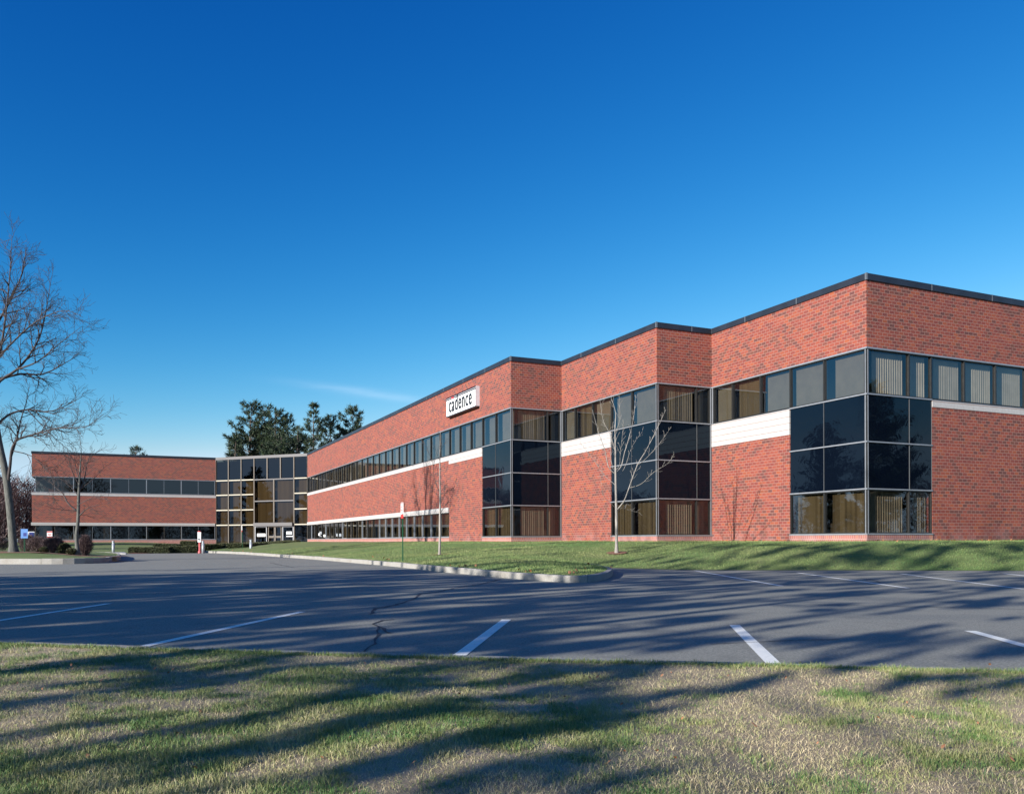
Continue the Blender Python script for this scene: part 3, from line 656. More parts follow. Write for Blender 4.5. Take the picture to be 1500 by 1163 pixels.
# entry pavement + lawn before the left wing
fl = [Vector((p.x, p.y)) for p in far]; TL2 = [(P5, L2), (L2, L1), (L1, L1 - d2 * 60)]
FL = [(a, b) for a, b in zip(fl[:-1], fl[1:])]
def back_h(x, y):
    p = Vector((x, y)); dk = min(seg_dist(p, a, b)[0] for a, b in FL); ds = [seg_dist(p, a, b)[0] for a, b in TL2]; db = min(ds)
    w = 1 / (1 + math.exp(-(x + 40 + (y - 95) * .2) / 1.5)); topz = -.085 * (1 - w) + ZE * w
    r = dk / max(dk + db, 1e-6); return LOT + .012 + (topz - LOT - .012) * min(1, r * 1.15)
back_poly = [(p.x, p.y) for p in fl] + [(P5.x, P5.y)] + [(L2.x, L2.y), (L1.x, L1.y)] + [(L1.x - 40, L1.y + 10), (fl[0].x, fl[0].y + 40)]
sheet('lawn', back_poly, back_h, 2.0, M['lawn'])
pv = [unp(183, 811.0, LOT), unp(297, 809.6, LOT)]
pv_poly = [(pv[0].x, pv[0].y + .02), (pv[1].x, pv[1].y + .02), (P5.x - .3, P5.y - 1.2), (L2.x + 1, L2.y - 1.2), (pv[0].x + 3.5, pv[0].y + 14), (pv[0].x, pv[0].y + 8)]
sheet('pavement', pv_poly, lambda x, y: back_h(x, y) + .02, 1.5, M['paver'])

# left island
isl_px = [(-900, 822), (-300, 825), (0, 826.2), (60, 826.3), (100, 826), (140, 825), (163, 823), (174, 820.6), (177, 818.2), (174, 816), (160, 813.8), (140, 813.2)]
islP = subdiv([unp(u, v, LOT) for u, v in isl_px], 3)
kerb_line('kerb', islP, 1, reveal=.25, w=.16, stone=2.4)
iin = inset(islP, .155, 1)
ip = [(p.x, p.y) for p in iin] + [(iin[-1].x - 3, iin[-1].y + 2), (iin[0].x, iin[-1].y + 6)]
IL = [(a, b) for a, b in zip(iin[:-1], iin[1:])]
def isl_h(x, y):
    d = min(seg_dist(Vector((x, y)), a, b)[0] for a, b in IL); r_ = min(1, d / 4.2); return LOT + .235 + .265 * r_ * r_ * (3 - 2 * r_) + hash2(x * .6, y) * min(1, d) * .5
sheet('lawn', ip, isl_h, 1.2, M['lawn'])
# mulch bed on the island
mc = unp(112, 808.6, -.50); mpoly = [(mc.x + 6.5 * math.cos(a) * (1 if math.cos(a) < 0 else .3) - .5, mc.y + 2.3 + 1.3 * math.sin(a)) for a in [k * math.pi / 12 for k in range(24)]]
sheet('mulch_bed', mpoly, lambda x, y: isl_h(x, y) + .012, .8, M['mulch'])
# concrete ramp edge beyond the island
a, b = unp(157, 811.2, LOT), unp(184, 811.4, LOT)
mb = MB(); mb.hexa([(a.x, a.y, LOT), (b.x, b.y, LOT), (b.x - 1, b.y + 2.4, LOT), (a.x, a.y + 3, LOT)], [(a.x, a.y, LOT + .12), (b.x, b.y, LOT + .03), (b.x - 1, b.y + 2.4, LOT + .03), (a.x, a.y + 3, LOT + .12)]); tag(mb.build('footpath', M['concrete']), kind='structure')

# near lawn (under and behind the camera)
EP = [Vector((p.x, p.y)) for p in edge]
def near_h(x, y):
    d = min(seg_dist(Vector((x, y)), a, b)[0] for a, b in zip(EP[:-1], EP[1:]))
    return -.885 + .02 * math.sin(x * 1.1 + .5) * math.sin(y * .9) * min(1, d) + hash2(x * 2, y * 2) * min(1, d) * .8
sheet('lawn', [(p.x, p.y) for p in EP] + [(EP[-1].x, -1.5), (EP[0].x, -1.5)], near_h, .30, M['thatch'])
mb = MB(); mb.quad([(-150, -150, -.9), (150, -150, -.9), (150, -1.45, -.9), (-150, -1.45, -.9)]); mb.quad([(-150, -1.45, -.9), (EP[0].x, -1.45, -.9), (EP[0].x, EP[0].y, -.9), (-150, EP[0].y + 12, -.9)]); tag(mb.build('ground', M['earth']), kind='structure')

# painted bay lines
def pline(u0, v0, u1, v1, w=.11, ext=0):
    a, b = unp(u0, v0, LOT + .004), unp(u1, v1, LOT + .004); t = (b - a).normalized(); a = a - t * ext; n = Vector((-t.y, t.x, 0)) * w / 2
    L = (b - a).length; k = max(2, int(L / .5)); mb = MB()
    for i in range(k):
        p, q = a + t * L * i / k, a + t * L * (i + 1) / k; mb.quad([p - n, q - n, q + n, p + n][::-1])
    o = mb.build('bay_line', M['paint']); tag(o, kind='structure')
    if o.data.polygons[0].normal.z < 0: o.data.flip_normals()
pline(672, 960, 742, 907, .12, .5); pline(1131, 969, 1076, 915, .12, .5); pline(1560, 961, 1421, 923.5, .12, .8); pline(222, 943.5, 443, 895.5, .11, .6); pline(-60, 917.5, 160, 883.5, .11, 0)
pline(1018, 835.6, 1145, 858, .11); pline(1168, 838.6, 1330, 861, .11); pline(1320, 840.2, 1500, 862.5, .11); pline(1470, 839.6, 1700, 866, .11)
def crack(px, w=.03):
    P = [unp(u, v, LOT + .005) for u, v in px]; Q = []
    for a, b in zip(P[:-1], P[1:]):
        n = max(1, int((b - a).length / .18)); Q += [a + (b - a) * k / n + Vector((random.gauss(0, .018), random.gauss(0, .03), 0)) for k in range(n)]
    Q.append(P[-1]); mb = MB()
    pv_ = None
    for i, p in enumerate(Q):
        t = (Q[min(i + 1, len(Q) - 1)] - Q[max(i - 1, 0)]); n = Vector((-t.y, t.x, 0)).normalized() * w * random.uniform(.3, .9)
        cur = (p - n, p + n)
        if pv_: mb.quad([pv_[0], cur[0], cur[1], pv_[1]])
        pv_ = cur
    tag(mb.build('road_crack', M['crack']), kind='structure')
Z7 = lambda L: [(500 + x / 3, 780 + y / 3) for x, y in L]; Z8 = lambda L: [(1000 + x / 3, 780 + y / 3) for x, y in L]
crack(Z7([(700, 205), (600, 228), (500, 242), (430, 258), (345, 268), (320, 290), (285, 303), (220, 322), (150, 332), (125, 358)]), .035)
crack(Z7([(235, 378), (190, 383), (130, 400), (165, 412), (215, 440)]), .03); crack(Z7([(165, 412), (152, 455), (148, 485), (100, 520)]), .02)
crack(Z8([(560, 312), (900, 322), (1200, 328), (1560, 338)]), .02); crack(Z8([(130, 490), (300, 482), (500, 472), (690, 468)]), .016); crack(Z8([(780, 198), (830, 206), (870, 218)]), .02)
crack([(395, 824), (430, 831), (470, 832)], .03); crack([(60, 868), (170, 871), (260, 868)], .02)

# ------------------------------------------------------------ grass blades
def blades(name, n, sampler, hf, hgt, wid, tintf, lean=.5):
    P = sampler(n); n = len(P); z = near_z(P) if hf is None else np.full(n, hf)
    ang = rng.uniform(0, 2 * np.pi, n); h = rng.uniform(*hgt, n) * (.55 + .9 * vnoise(P, .11, 21)); w = rng.uniform(*wid, n); tilt = np.abs(rng.normal(lean, .35, n)); ta = rng.uniform(0, 2 * np.pi, n)
    bx, by = np.cos(ang) * w / 2, np.sin(ang) * w / 2; lx, ly = np.cos(ta) * h * np.sin(tilt), np.sin(ta) * h * np.sin(tilt); lz = h * np.cos(np.minimum(tilt, 1.45))
    V = np.zeros((n, 5, 3)); V[:, 0] = np.c_[P[:, 0] - bx, P[:, 1] - by, z - .006]; V[:, 1] = np.c_[P[:, 0] + bx, P[:, 1] + by, z - .006]
    V[:, 2] = np.c_[P[:, 0] + bx * .8 + lx * .35, P[:, 1] + by * .8 + ly * .35, z + lz * .6]; V[:, 3] = np.c_[P[:, 0] - bx * .8 + lx * .35, P[:, 1] - by * .8 + ly * .35, z + lz * .6]
    V[:, 4] = np.c_[P[:, 0] + lx, P[:, 1] + ly, z + lz]
    i = np.arange(n)[:, None] * 5; T = np.concatenate([i + [0, 1, 2], i + [0, 2, 3], i + [3, 2, 4]], 0)
    t = tintf(P); return tag(tri_mesh(name, V.reshape(-1, 3), T, M['blade'], None, np.repeat(t, 5)), kind='stuff')
def near_z(P):
    x, y = P[:, 0], P[:, 1]; e = np.clip(np.interp(x, [p.x for p in EP], [p.y for p in EP]) - y, 0, 1); h2 = (np.sin(2 * x * .9 + 2 * y * .37) + np.sin(2 * x * .23 - 2 * y * .71 + 1.3) + np.sin(2 * x * 1.7 + 2 * y * 1.1)) * .015
    return -.885 + .02 * np.sin(x * 1.1 + .5) * np.sin(y * .9) * e + h2 * e * .8
def vnoise(P, s, seed):
    r = np.random.default_rng(seed); G = r.random((256, 256)); q = P / s + 100; i = np.floor(q).astype(int); f_ = q - i; f_ = f_ * f_ * (3 - 2 * f_)
    g = lambda a, b: G[(i[:, 0] + a) % 256, (i[:, 1] + b) % 256]
    return (g(0, 0) * (1 - f_[:, 0]) + g(1, 0) * f_[:, 0]) * (1 - f_[:, 1]) + (g(0, 1) * (1 - f_[:, 0]) + g(1, 1) * f_[:, 0]) * f_[:, 1]
def patch(P): return .47 + (patch1(P) - .47) * 1.55
def patch1(P):
    g = lambda x, y, rx, ry, a: a * np.exp(-((P[:, 0] - x) / rx) ** 2 - ((P[:, 1] - y) / ry) ** 2)
    return patch0(P) + g(1.25, 4.5, .7, .6, .10) + g(1.0, 3.05, .5, .25, .10) + g(-.4, 4.9, .8, .45, .10) + g(.35, 3.6, .6, .3, .08) - g(2.4, 3.9, 1.0, .9, .10) - g(-1.2, 3.6, 1.1, .5, .08) - g(-2.5, 4.6, 1.2, .8, .05)
def patch0(P):
    "0 green .. 1 bare/straw"
    return .30 * vnoise(P, 1.3, 1) + .30 * vnoise(P, .37, 2) + .24 * vnoise(P, .14, 3) + .16 * vnoise(P, .05, 4) + .03 * np.clip((P[:, 0] + .3) / 2.5, -1, 1)
def samp_near(n):
    Y = 2.2 + 6.2 * rng.random(n * 3) ** 1.25; X = (rng.random(n * 3) * 2 - 1) * (.68 * Y + .4); P = np.c_[X, Y]
    ex = np.interp(X, [p.x for p in EP], [p.y for p in EP]); P = P[Y < ex - .01]
    k = rng.random(len(P)) < np.clip(1.5 - 2.9 * (patch(P) - .30), .20, 1); return P[k][:n]
hf_near = None
def samp_mat(n):
    Y = 2.2 + 6.2 * rng.random(n * 2) ** 1.25; X = (rng.random(n * 2) * 2 - 1) * (.68 * Y + .4); ex = np.interp(X, [p.x for p in EP], [p.y for p in EP]); return np.c_[X, Y][Y < ex - .01][:n]
def samp_tuft(n):
    c = samp_near(n // 9); k = rng.random(len(c)) < np.clip(1.05 - 3.2 * (patch(c) - .38), .05, 1); c = c[k]; r = rng.uniform(.008, .030, len(c)); c = np.repeat(c, 9, 0) + rng.normal(0, 1, (len(c) * 9, 2)) * np.repeat(r, 9)[:, None]
    ex = np.interp(c[:, 0], [p.x for p in EP], [p.y for p in EP]); return c[c[:, 1] < ex - .01]
blades('grass', 330000, samp_mat, hf_near, (.012, .036), (.0012, .0026), lambda P: np.clip(.66 + .55 * (patch(P) - .47) + rng.normal(0, .20, len(P)), .22, 1), 1.32)
blades('grass', 420000, samp_tuft, hf_near, (.012, .036), (.0014, .0028), lambda P: np.clip(.32 + .9 * (vnoise(P, .25, 31) - .5) + rng.normal(0, .19, len(P)), 0, .85), .80)
def samp_edge(n):   # ragged tufts leaning over the kerb top
    X = rng.uniform(-6, 5, n); Y = np.interp(X, [p.x for p in EP], [p.y for p in EP]) - np.abs(rng.normal(0, .06, n)) - .008; return np.c_[X, Y]
blades('grass', 16000, samp_edge, hf_near, (.02, .042), (.002, .004), lambda P: np.clip(rng.normal(.25, .2, len(P)), 0, 1), .7)
me_l = lawn.data; tr = []
for p in me_l.polygons:
    c_ = p.center
    if c_.y < 62: tr.append(p)
ar = np.array([p.area for p in tr]); cs = [[tuple(me_l.vertices[i].co) for i in p.vertices[:3]] for p in tr]; cs = np.array(cs)
dist = cs[:, :, 1].mean(1); wgt = ar / dist ** 1.6; wgt /= wgt.sum(); N = 260000; pick = rng.choice(len(cs), N, p=wgt); r1 = np.sqrt(rng.random(N)); r2 = rng.random(N)
PP = cs[pick, 0] * (1 - r1)[:, None] + cs[pick, 1] * (r1 * (1 - r2))[:, None] + cs[pick, 2] * (r1 * r2)[:, None]
zz = PP[:, 2]; it = {'z': zz}
def blades3(name, PP, hgt, wid, tint):
    n = len(PP); store = PP[:, 2].copy()
    o = blades(name, n, lambda k: PP[:, :2], 0.0, hgt, wid, tint, .5)
    co = np.zeros(n * 5 * 3, dtype=np.float32); o.data.vertices.foreach_get('co', co); co = co.reshape(n, 5, 3); co[:, :, 2] += store[:, None]; o.data.vertices.foreach_set('co', co.ravel()); o.data.update(); return o
blades3('grass', PP, (.03, .065), (.004, .009), lambda P: np.clip(-.02 + .42 * vnoise(P, 3.1, 8) + .22 * vnoise(P, .7, 9) + rng.normal(-.08, .12, len(P)), 0, .7))
# fallen leaves
mb = MB()
for k in range(240):
    if k < 180: x, y = random.uniform(-5, 5), random.uniform(3.2, 6.0); z = -.86
    else:
        s = random.uniform(0, 9); q = C1 + d2 * s + nrm(seg_t(0)) * random.uniform(.1, 1.2) if k < 215 else kin[random.randrange(3, len(kin) - 4)] + Vector((random.gauss(0, .3), random.gauss(.3, .3))); x, y = q.x, q.y; z = lawn_h(x, y) + .05
    r = random.uniform(.004, .017) if k < 180 else random.uniform(.04, .08); a = random.uniform(0, 6); tz = random.uniform(-.5, .5)
    mb.quad([(x + r * math.cos(a + b) * (1 if b in (0, math.pi) else .6), y + r * math.sin(a + b) * (1 if b in (0, math.pi) else .6), z + r * .6 * math.cos(b + tz)) for b in (0, math.pi * .3, math.pi * .7, math.pi, math.pi * 1.3, math.pi * 1.7)])
tag(mb.build('fallen_leaves', M['leaf']), kind='stuff')

# ------------------------------------------------------------ trees
def sides_for(r): return 10 if r > .12 else 7 if r > .05 else 5 if r > .02 else 3
def limb(mb, P, r0, r1, lvl, q, rn):
    "tube along polyline P (Catmull-Rom smoothed) with recursive side shoots; q: parameters"
    P = [Vector(p) for p in P]; P = subdiv(P, 3) if len(P) > 2 else P
    L = [0]
    for a, b in zip(P[:-1], P[1:]): L.append(L[-1] + (b - a).length)
    n = len(P); R_ = [r0 + (r1 - r0) * (L[i] / L[-1]) ** .8 for i in range(n)]
    mb.tube(P, R_, sides_for(r0), cap=r0 > .03)
    if lvl <= 0: return
    cnt = max(1, int(L[-1] * q['dens'][lvl])); s0 = q.get('start', .25)
    for k in range(cnt):
        t = s0 + (1 - s0) * (k + rn.random()) / cnt; s = t * L[-1]
        for i in range(n - 1):
            if L[i + 1] >= s: break
        f_ = (s - L[i]) / max(L[i + 1] - L[i], 1e-6); p = P[i] + (P[i + 1] - P[i]) * f_; d = (P[i + 1] - P[i]).normalized(); r = R_[i]
        shoot(mb, p, d, q['len'][lvl] * rn.uniform(.55, 1.15) * (1.15 - .6 * t), min(r * .75, q['rad'][lvl]), lvl - 1, q, rn)
def shoot(mb, p, d, ln, r, lvl, q, rn):
    ax = d.orthogonal().normalized(); ax.rotate(Matrix.Rotation(rn.uniform(0, 2 * math.pi), 3, d)); an = R(rn.uniform(*q['ang']))
    e = (d * math.cos(an) + ax * math.sin(an)).normalized(); pts_ = [p]; n = 4 if ln > .8 else 3; cur = e
    for k in range(n):
        cur = (cur + Vector((rn.gauss(0, q['jit']), rn.gauss(0, q['jit']), rn.gauss(0, q['jit']) + q['up']))).normalized(); pts_.append(pts_[-1] + cur * ln / n)
    R_ = [max(q['min'], r * (1 - .8 * i / n)) for i in range(n + 1)]
    mb.tube(pts_, R_, sides_for(r), cap=False)
    if lvl <= 0: return
    cnt = max(1, int(ln * q['dens'][lvl])) if ln * q['dens'][lvl] > rn.random() else 0
    for k in range(cnt):
        t = .2 + .8 * (k + rn.random()) / cnt; x = t * n; i = min(n - 1, int(x)); pp = pts_[i] + (pts_[i + 1] - pts_[i]) * (x - i)
        shoot(mb, pp, (pts_[i + 1] - pts_[i]).normalized(), q['len'][lvl] * rn.uniform(.5, 1.15) * (1.15 - .5 * t), R_[i] * .7, lvl - 1, q, rn)
def px_tree(root, Y, trunk, limbs, q, mt, mtw, seed, origin, sc):
    "trunk / limbs given as polylines in enlarged photo pixels (origin, scale), standing at distance Y; depth of each limb fans out"
    rn = random.Random(seed); xf = (lambda x: x if x < 20 else 20 + (x - 20) * .87) if sc == 1 else (lambda x: x); cv = lambda x, y, dy=0: at(origin[0] + xf(x) / sc, origin[1] + y / sc, Y + dy)
    mb = MB(); P = [cv(x, y) for x, y, r in trunk]; R0 = [r for *_, r in trunk]; PS = subdiv(P, 3); RS = []
    for i in range(len(P) - 1): RS += [R0[i] + (R0[i + 1] - R0[i]) * k / 3 for k in range(3)]
    RS.append(R0[-1])
    gz = P[0].z; base = [Vector((P[0].x, P[0].y, gz - .25))] + PS; rb = [RS[0] * 1.7] + [RS[0] * 1.35] + RS[1:]
    mb.tube(base, rb, 12); tr = mb.build('trunk', mt, root)
    mb = MB()
    top = MB()
    n = len(PS); 
    for k in range(int(q['trunk_shoots'])):
        t = q['tstart'] + (1 - q['tstart']) * rn.random(); i = min(n - 2, int(t * (n - 1))); shoot(mb, PS[i], (PS[i + 1] - PS[i]).normalized(), q['len'][2] * rn.uniform(.6, 1.1) * (1.2 - .7 * t), min(RS[i] * .6, q['rad'][2]), 2, q, rn)
    for L in limbs:
        pl, r0, dy = L[0], L[1], L[2]; m_ = len(pl); limb(mb, [cv(x, y, dy * (i / max(1, m_ - 1))) for i, (x, y) in enumerate(pl)], r0, q['min'] * 1.3, q['lvl'], q, rn)
    mb.build('branches', mtw, root)
    return P[0]
# old maple at the left edge
Q = dict(dens=[0, 7.0, 5.0, 3.0], len=[0, .50, .85, 1.35], rad=[0, .008, .015, .034], ang=(25, 60), jit=.15, up=.04, min=.0058, lvl=3, trunk_shoots=16, tstart=.45)
b = at(20, 808, 42); t0 = empty('maple_tree', (b.x, b.y, b.z), label='large old leafless tree with thick grey trunk at the left edge of the photo', cat='tree')
I = lambda L: L
px_tree(t0, 42, [(20, 809, .20), (17, 770, .185), (13, 730, .175), (8, 693, .17), (-2, 645, .155), (-12, 580, .15), (-17, 520, .12), (-14, 450, .08), (-8, 400, .05), (-5, 350, .02)],
    [([(11, 712), (15, 680), (17, 660), (24, 646), (39, 640), (64, 634), (95, 627), (142, 625), (172, 606)], .085, -1.5), ([(15, 672), (26, 640), (33, 612), (41, 590), (47, 560)], .06, 2),
     ([(-6, 625), (12, 608), (43, 600), (86, 602), (142, 578)], .07, 1.5), ([(-14, 580), (0, 558), (26, 541), (52, 513), (69, 479), (84, 405)], .085, 1), ([(-16, 530), (0, 515), (12, 430), (18, 345)], .075, -1),
     ([(-16, 540), (20, 500), (60, 470), (105, 455), (137, 465)], .06, -2.5), ([(-15, 560), (30, 548), (70, 548), (110, 530), (130, 520)], .08, 3), ([(26, 541), (60, 530), (95, 505), (135, 478)], .05, -1), ([(-15, 490), (10, 450), (35, 400), (40, 368)], .08, 2),
     ([(-15, 520), (-45, 480), (-75, 420), (-85, 370)], .11, 1), ([(-10, 590), (-50, 560), (-95, 540), (-140, 500)], .11, -1), ([(-4, 640), (-40, 610), (-90, 600), (-140, 610)], .10, 2), ([(17, 660), (50, 668), (78, 690), (92, 716)], .03, 0), ([(43, 600), (70, 625), (100, 650), (118, 662)], .03, 1), ([(-14, 470), (-35, 420), (-40, 370)], .07, -1), ([(-12, 590), (-8, 540), (5, 500), (30, 450)], .07, -4), ([(-14, 560), (-20, 520), (-10, 470)], .08, 5)],
    Q, M['bark_grey'], M['twig'], 3, (0, 0), 1)
# slim tree in the island bed
Q2 = dict(dens=[0, 5.5, 4.2, 2.6], len=[0, .38, .70, 1.1], rad=[0, .006, .010, .018], ang=(22, 55), jit=.13, up=.10, min=.0048, lvl=2, trunk_shoots=10, tstart=.62)
b = at(113.5, 808, 42.5); t1 = empty('young_tree', (b.x, b.y, b.z), label='slim leafless tree in the mulch bed in front of the far brick wing', cat='tree', group='young leafless trees')
px_tree(t1, 42.5, [(475, 1085, .105), (465, 930, .09), (480, 800, .08), (485, 600, .072), (490, 470, .055), (500, 300, .035), (510, 150, .018), (505, 40, .007)],
    [([(468, 700), (380, 620), (340, 540), (280, 490), (200, 410), (120, 380)], .05, .6), ([(480, 700), (360, 690), (260, 680), (170, 650)], .025, -.8), ([(495, 745), (540, 700), (600, 660), (700, 640)], .04, -.5), ([(505, 735), (560, 740), (640, 770), (720, 770)], .02, .5), ([(490, 520), (540, 400), (560, 280), (600, 150)], .045, .5),
     ([(488, 450), (430, 340), (400, 240), (380, 120)], .03, -.7), ([(490, 500), (600, 420), (690, 330), (760, 260)], .03, .9), ([(485, 560), (420, 480), (300, 380), (260, 300)], .03, -.4), ([(490, 400), (450, 250), (455, 100)], .025, 1), ([(495, 350), (560, 250), (660, 140), (780, 120)], .02, -.8), ([(485, 640), (560, 600), (650, 570), (780, 600)], .022, -1)],
    Q2, M['bark_grey'], M['twig'], 5, (40, 640), 6.461)
# two young trees on the lawn
Q3 = dict(dens=[0, 5.0, 5.0, 2.2], len=[0, .16, .36, .6], rad=[0, .006, .008, .011], ang=(25, 55), jit=.10, up=.12, min=.0048, lvl=2, trunk_shoots=9, tstart=.55)
YT = 34.0; b = at(903.2, 808.5, YT); t2 = empty('young_tree', (b.x, b.y, b.z), label='pale barked young tree with fanned bare limbs before the middle glass bay', cat='tree', group='young leafless trees')
px_tree(t2, YT, [(238, 1112, .062), (237, 930, .056), (236, 820, .052), (233, 700, .044), (231, 590, .040), (230, 450, .026), (228, 300, .020), (232, 200, .014), (205, 110, .008)],
    [([(240, 835), (262, 810), (290, 770), (320, 690), (375, 540), (440, 430), (510, 290), (560, 180)], .030, -.9), ([(325, 690), (400, 665), (480, 590), (575, 530), (615, 470)], .018, -1.5), ([(375, 540), (430, 500), (520, 400), (590, 300)], .016, -.2), ([(232, 590), (268, 550), (290, 460), (320, 360), (350, 230), (365, 80)], .024, .6),
     ([(232, 600), (205, 580), (182, 545), (160, 440), (120, 330), (80, 180)], .022, -.3), ([(234, 680), (210, 655), (150, 600), (90, 510), (0, 400)], .013, .8), ([(240, 850), (270, 825), (310, 835), (390, 855)], .008, .2), ([(234, 575), (258, 540), (262, 470), (277, 340), (285, 260)], .014, -.8), ([(236, 830), (200, 790), (150, 740), (140, 660)], .009, -.5), ([(231, 450), (190, 330), (150, 250), (130, 120)], .013, .9), ([(230, 330), (260, 240), (255, 120), (262, 60)], .010, -.4), ([(232, 620), (200, 500), (205, 380), (215, 260)], .012, 1.0), ([(234, 640), (290, 560), (340, 420), (410, 320)], .012, 1.0)],
    Q3, M['bark_pale'], M['bark_pale'], 8, (850, 560), 4.473)
YT3 = 36.0; b = at(643.6, 814, YT3); t3 = empty('young_tree', (b.x, b.y, b.z), label='thin pale barked sapling with a short twiggy crown standing nearest the green sign post', cat='tree', group='young leafless trees')
px_tree(t3, YT3, [(486, 1128, .055), (490, 990, .050), (490, 850, .045), (492, 700, .038), (492, 600, .034), (490, 400, .024), (492, 200, .016), (495, 60, .007)],
    [([(493, 600), (545, 590), (590, 560), (622, 530)], .010, -.5), ([(493, 770), (530, 705), (575, 650), (600, 600), (612, 560)], .014, .4), ([(492, 590), (445, 480), (430, 350), (400, 260), (350, 150)], .015, -.4), ([(492, 640), (450, 590), (415, 545)], .009, .6), ([(493, 590), (525, 545), (545, 520)], .010, -.2), ([(492, 245), (520, 190), (545, 145)], .008, .2), ([(490, 320), (460, 250), (445, 180)], .008, -.3), ([(492, 690), (520, 640), (530, 560), (525, 500)], .010, .7), ([(492, 520), (470, 440), (475, 380)], .008, .3), ([(492, 750), (560, 700), (590, 690)], .007, -.4)],
    dict(Q3, trunk_shoots=12, tstart=.5), M['bark_pale'], M['twig'], 11, (560, 620), 5.81)
for tt in (t2, t3):
    x, y = tt.location.x, tt.location.y; mp_ = [(x + .42 * math.cos(k * .52), y + .42 * math.sin(k * .52)) for k in range(12)]
    sheet('mulch_ring', mp_, lambda a, b: lawn_h(a, b) + .035, .2, M['mulch'])

# conifers: trunk + crown of needle tufts on plumes
def tufts(P, D, ln, wd, k, rn, spread=.75, droop=0):
    "k thin triangles per tuft"
    n = len(P); P = np.repeat(P, k, 0); D = np.repeat(D, k, 0) + rn.normal(0, spread, (n * k, 3)); D[:, 2] -= droop; D /= np.linalg.norm(D, axis=1)[:, None] + 1e-9
    S = np.cross(D, rn.normal(0, 1, (n * k, 3))); S /= np.linalg.norm(S, axis=1)[:, None] + 1e-9; L = ln * rn.uniform(.6, 1.2, (n * k, 1)); W = wd * rn.uniform(.6, 1.3, (n * k, 1))
    B = P + rn.normal(0, ln * .18, P.shape); V = np.stack([B - S * W / 2, B + S * W / 2, B + D * L], 1); return V.reshape(-1, 3)
def pine_data(H, spread, seed, lo=.3, tl=.42, tw=.05, k=9, dens=1.0, shape=.75):
    rn = np.random.default_rng(seed); mb = MB(); lean = rn.normal(0, .02, 2)
    axis = lambda t: Vector((lean[0] * H * t + .15 * math.sin(t * 5 + seed), lean[1] * H * t, H * t))
    mb.tube([axis(t) for t in np.linspace(0, 1, 12)], [max(.03, H * .016 * (1 - t) ** .8) for t in np.linspace(0, 1, 12)], 8)
    P = []; D = []; t = lo
    while t < .985:
        rel = (t - lo) / (1 - lo); prof = (1 - rel) ** shape * (.55 + .45 * min(1, rel / .25)); nb = int(rn.integers(3, 6)); a0 = rn.uniform(0, 6.28)
        for j in range(nb):
            if rn.random() > .88 * dens + .1: continue
            L = spread * prof * rn.uniform(.45, 1.25) + .35; a = a0 + j * 6.283 / nb + rn.normal(0, .35); p = axis(t); el = rn.uniform(-.05, .35) + .5 * rel; pts_ = [p]; m_ = max(3, int(L / .55)); cur = Vector((math.cos(a) * math.cos(el), math.sin(a) * math.cos(el), math.sin(el)))
            for i in range(m_):
                cur = (cur + Vector((rn.normal(0, .08), rn.normal(0, .08), .04 + rn.normal(0, .05)))).normalized(); q = pts_[-1] + cur * L / m_; pts_.append(q)
                if i >= m_ * .15:
                    P.append(q[:]); D.append(cur[:])
                    for sd in (-1, 1):
                        sdir = (cur * .6 + Vector((-cur.y, cur.x, .15)) * sd).normalized(); sl_ = L * .26 * rn.uniform(.5, 1.2) * (1 - .4 * i / m_)
                        for w in np.arange(.3, sl_, .3): P.append((q + sdir * w)[:]); D.append(sdir[:])
            mb.tube(pts_, [max(.012, .035 * (1 - i / len(pts_))) * (L / 3 + .4) for i in range(len(pts_))], 4, cap=False)
        t += rn.uniform(.022, .045) * 16 / H + .004
    P.append(axis(1)[:]); D.append((0, 0, 1)); P = np.array(P); D = np.array(D); D[:, 2] += .35
    V = tufts(P, D, tl, tw, k, rn); clump = np.repeat(rn.random(len(P)), k * 3); tint = np.clip(.65 * clump + .2 * np.repeat(rn.random(len(P) * k), 3) + .12 * (rn.random() - .5), 0, 1)
    return mb, V, tint
def rename(me, nm): me.name = nm; return me
pine_lib = {}
def pine(loc, H, spread, seed, label, cat='tree', group=None, **kw):
    root = empty('pine_tree', loc, label=label, cat=cat, group=group); mb, V, tint = pine_data(H, spread, seed, **kw)
    o = mb.build('trunk', M['bark_brown'], None); o.parent = root; c_ = tri_mesh('crown', V, np.arange(len(V)).reshape(-1, 3), M['pine'], None, tint); c_.parent = root; return root
def copy_tree(src, loc, rz, sc, label, group=None):
    r = src.copy(); C.objects.link(r); r.location = loc; r.rotation_euler = (0, 0, rz); r.scale = (sc, sc, sc); r['label'] = label
    if group: r['group'] = group
    for ch in src.children: c_ = ch.copy(); C.objects.link(c_); c_.parent = r
    return r
GP = 'pines rising behind the glass entrance'
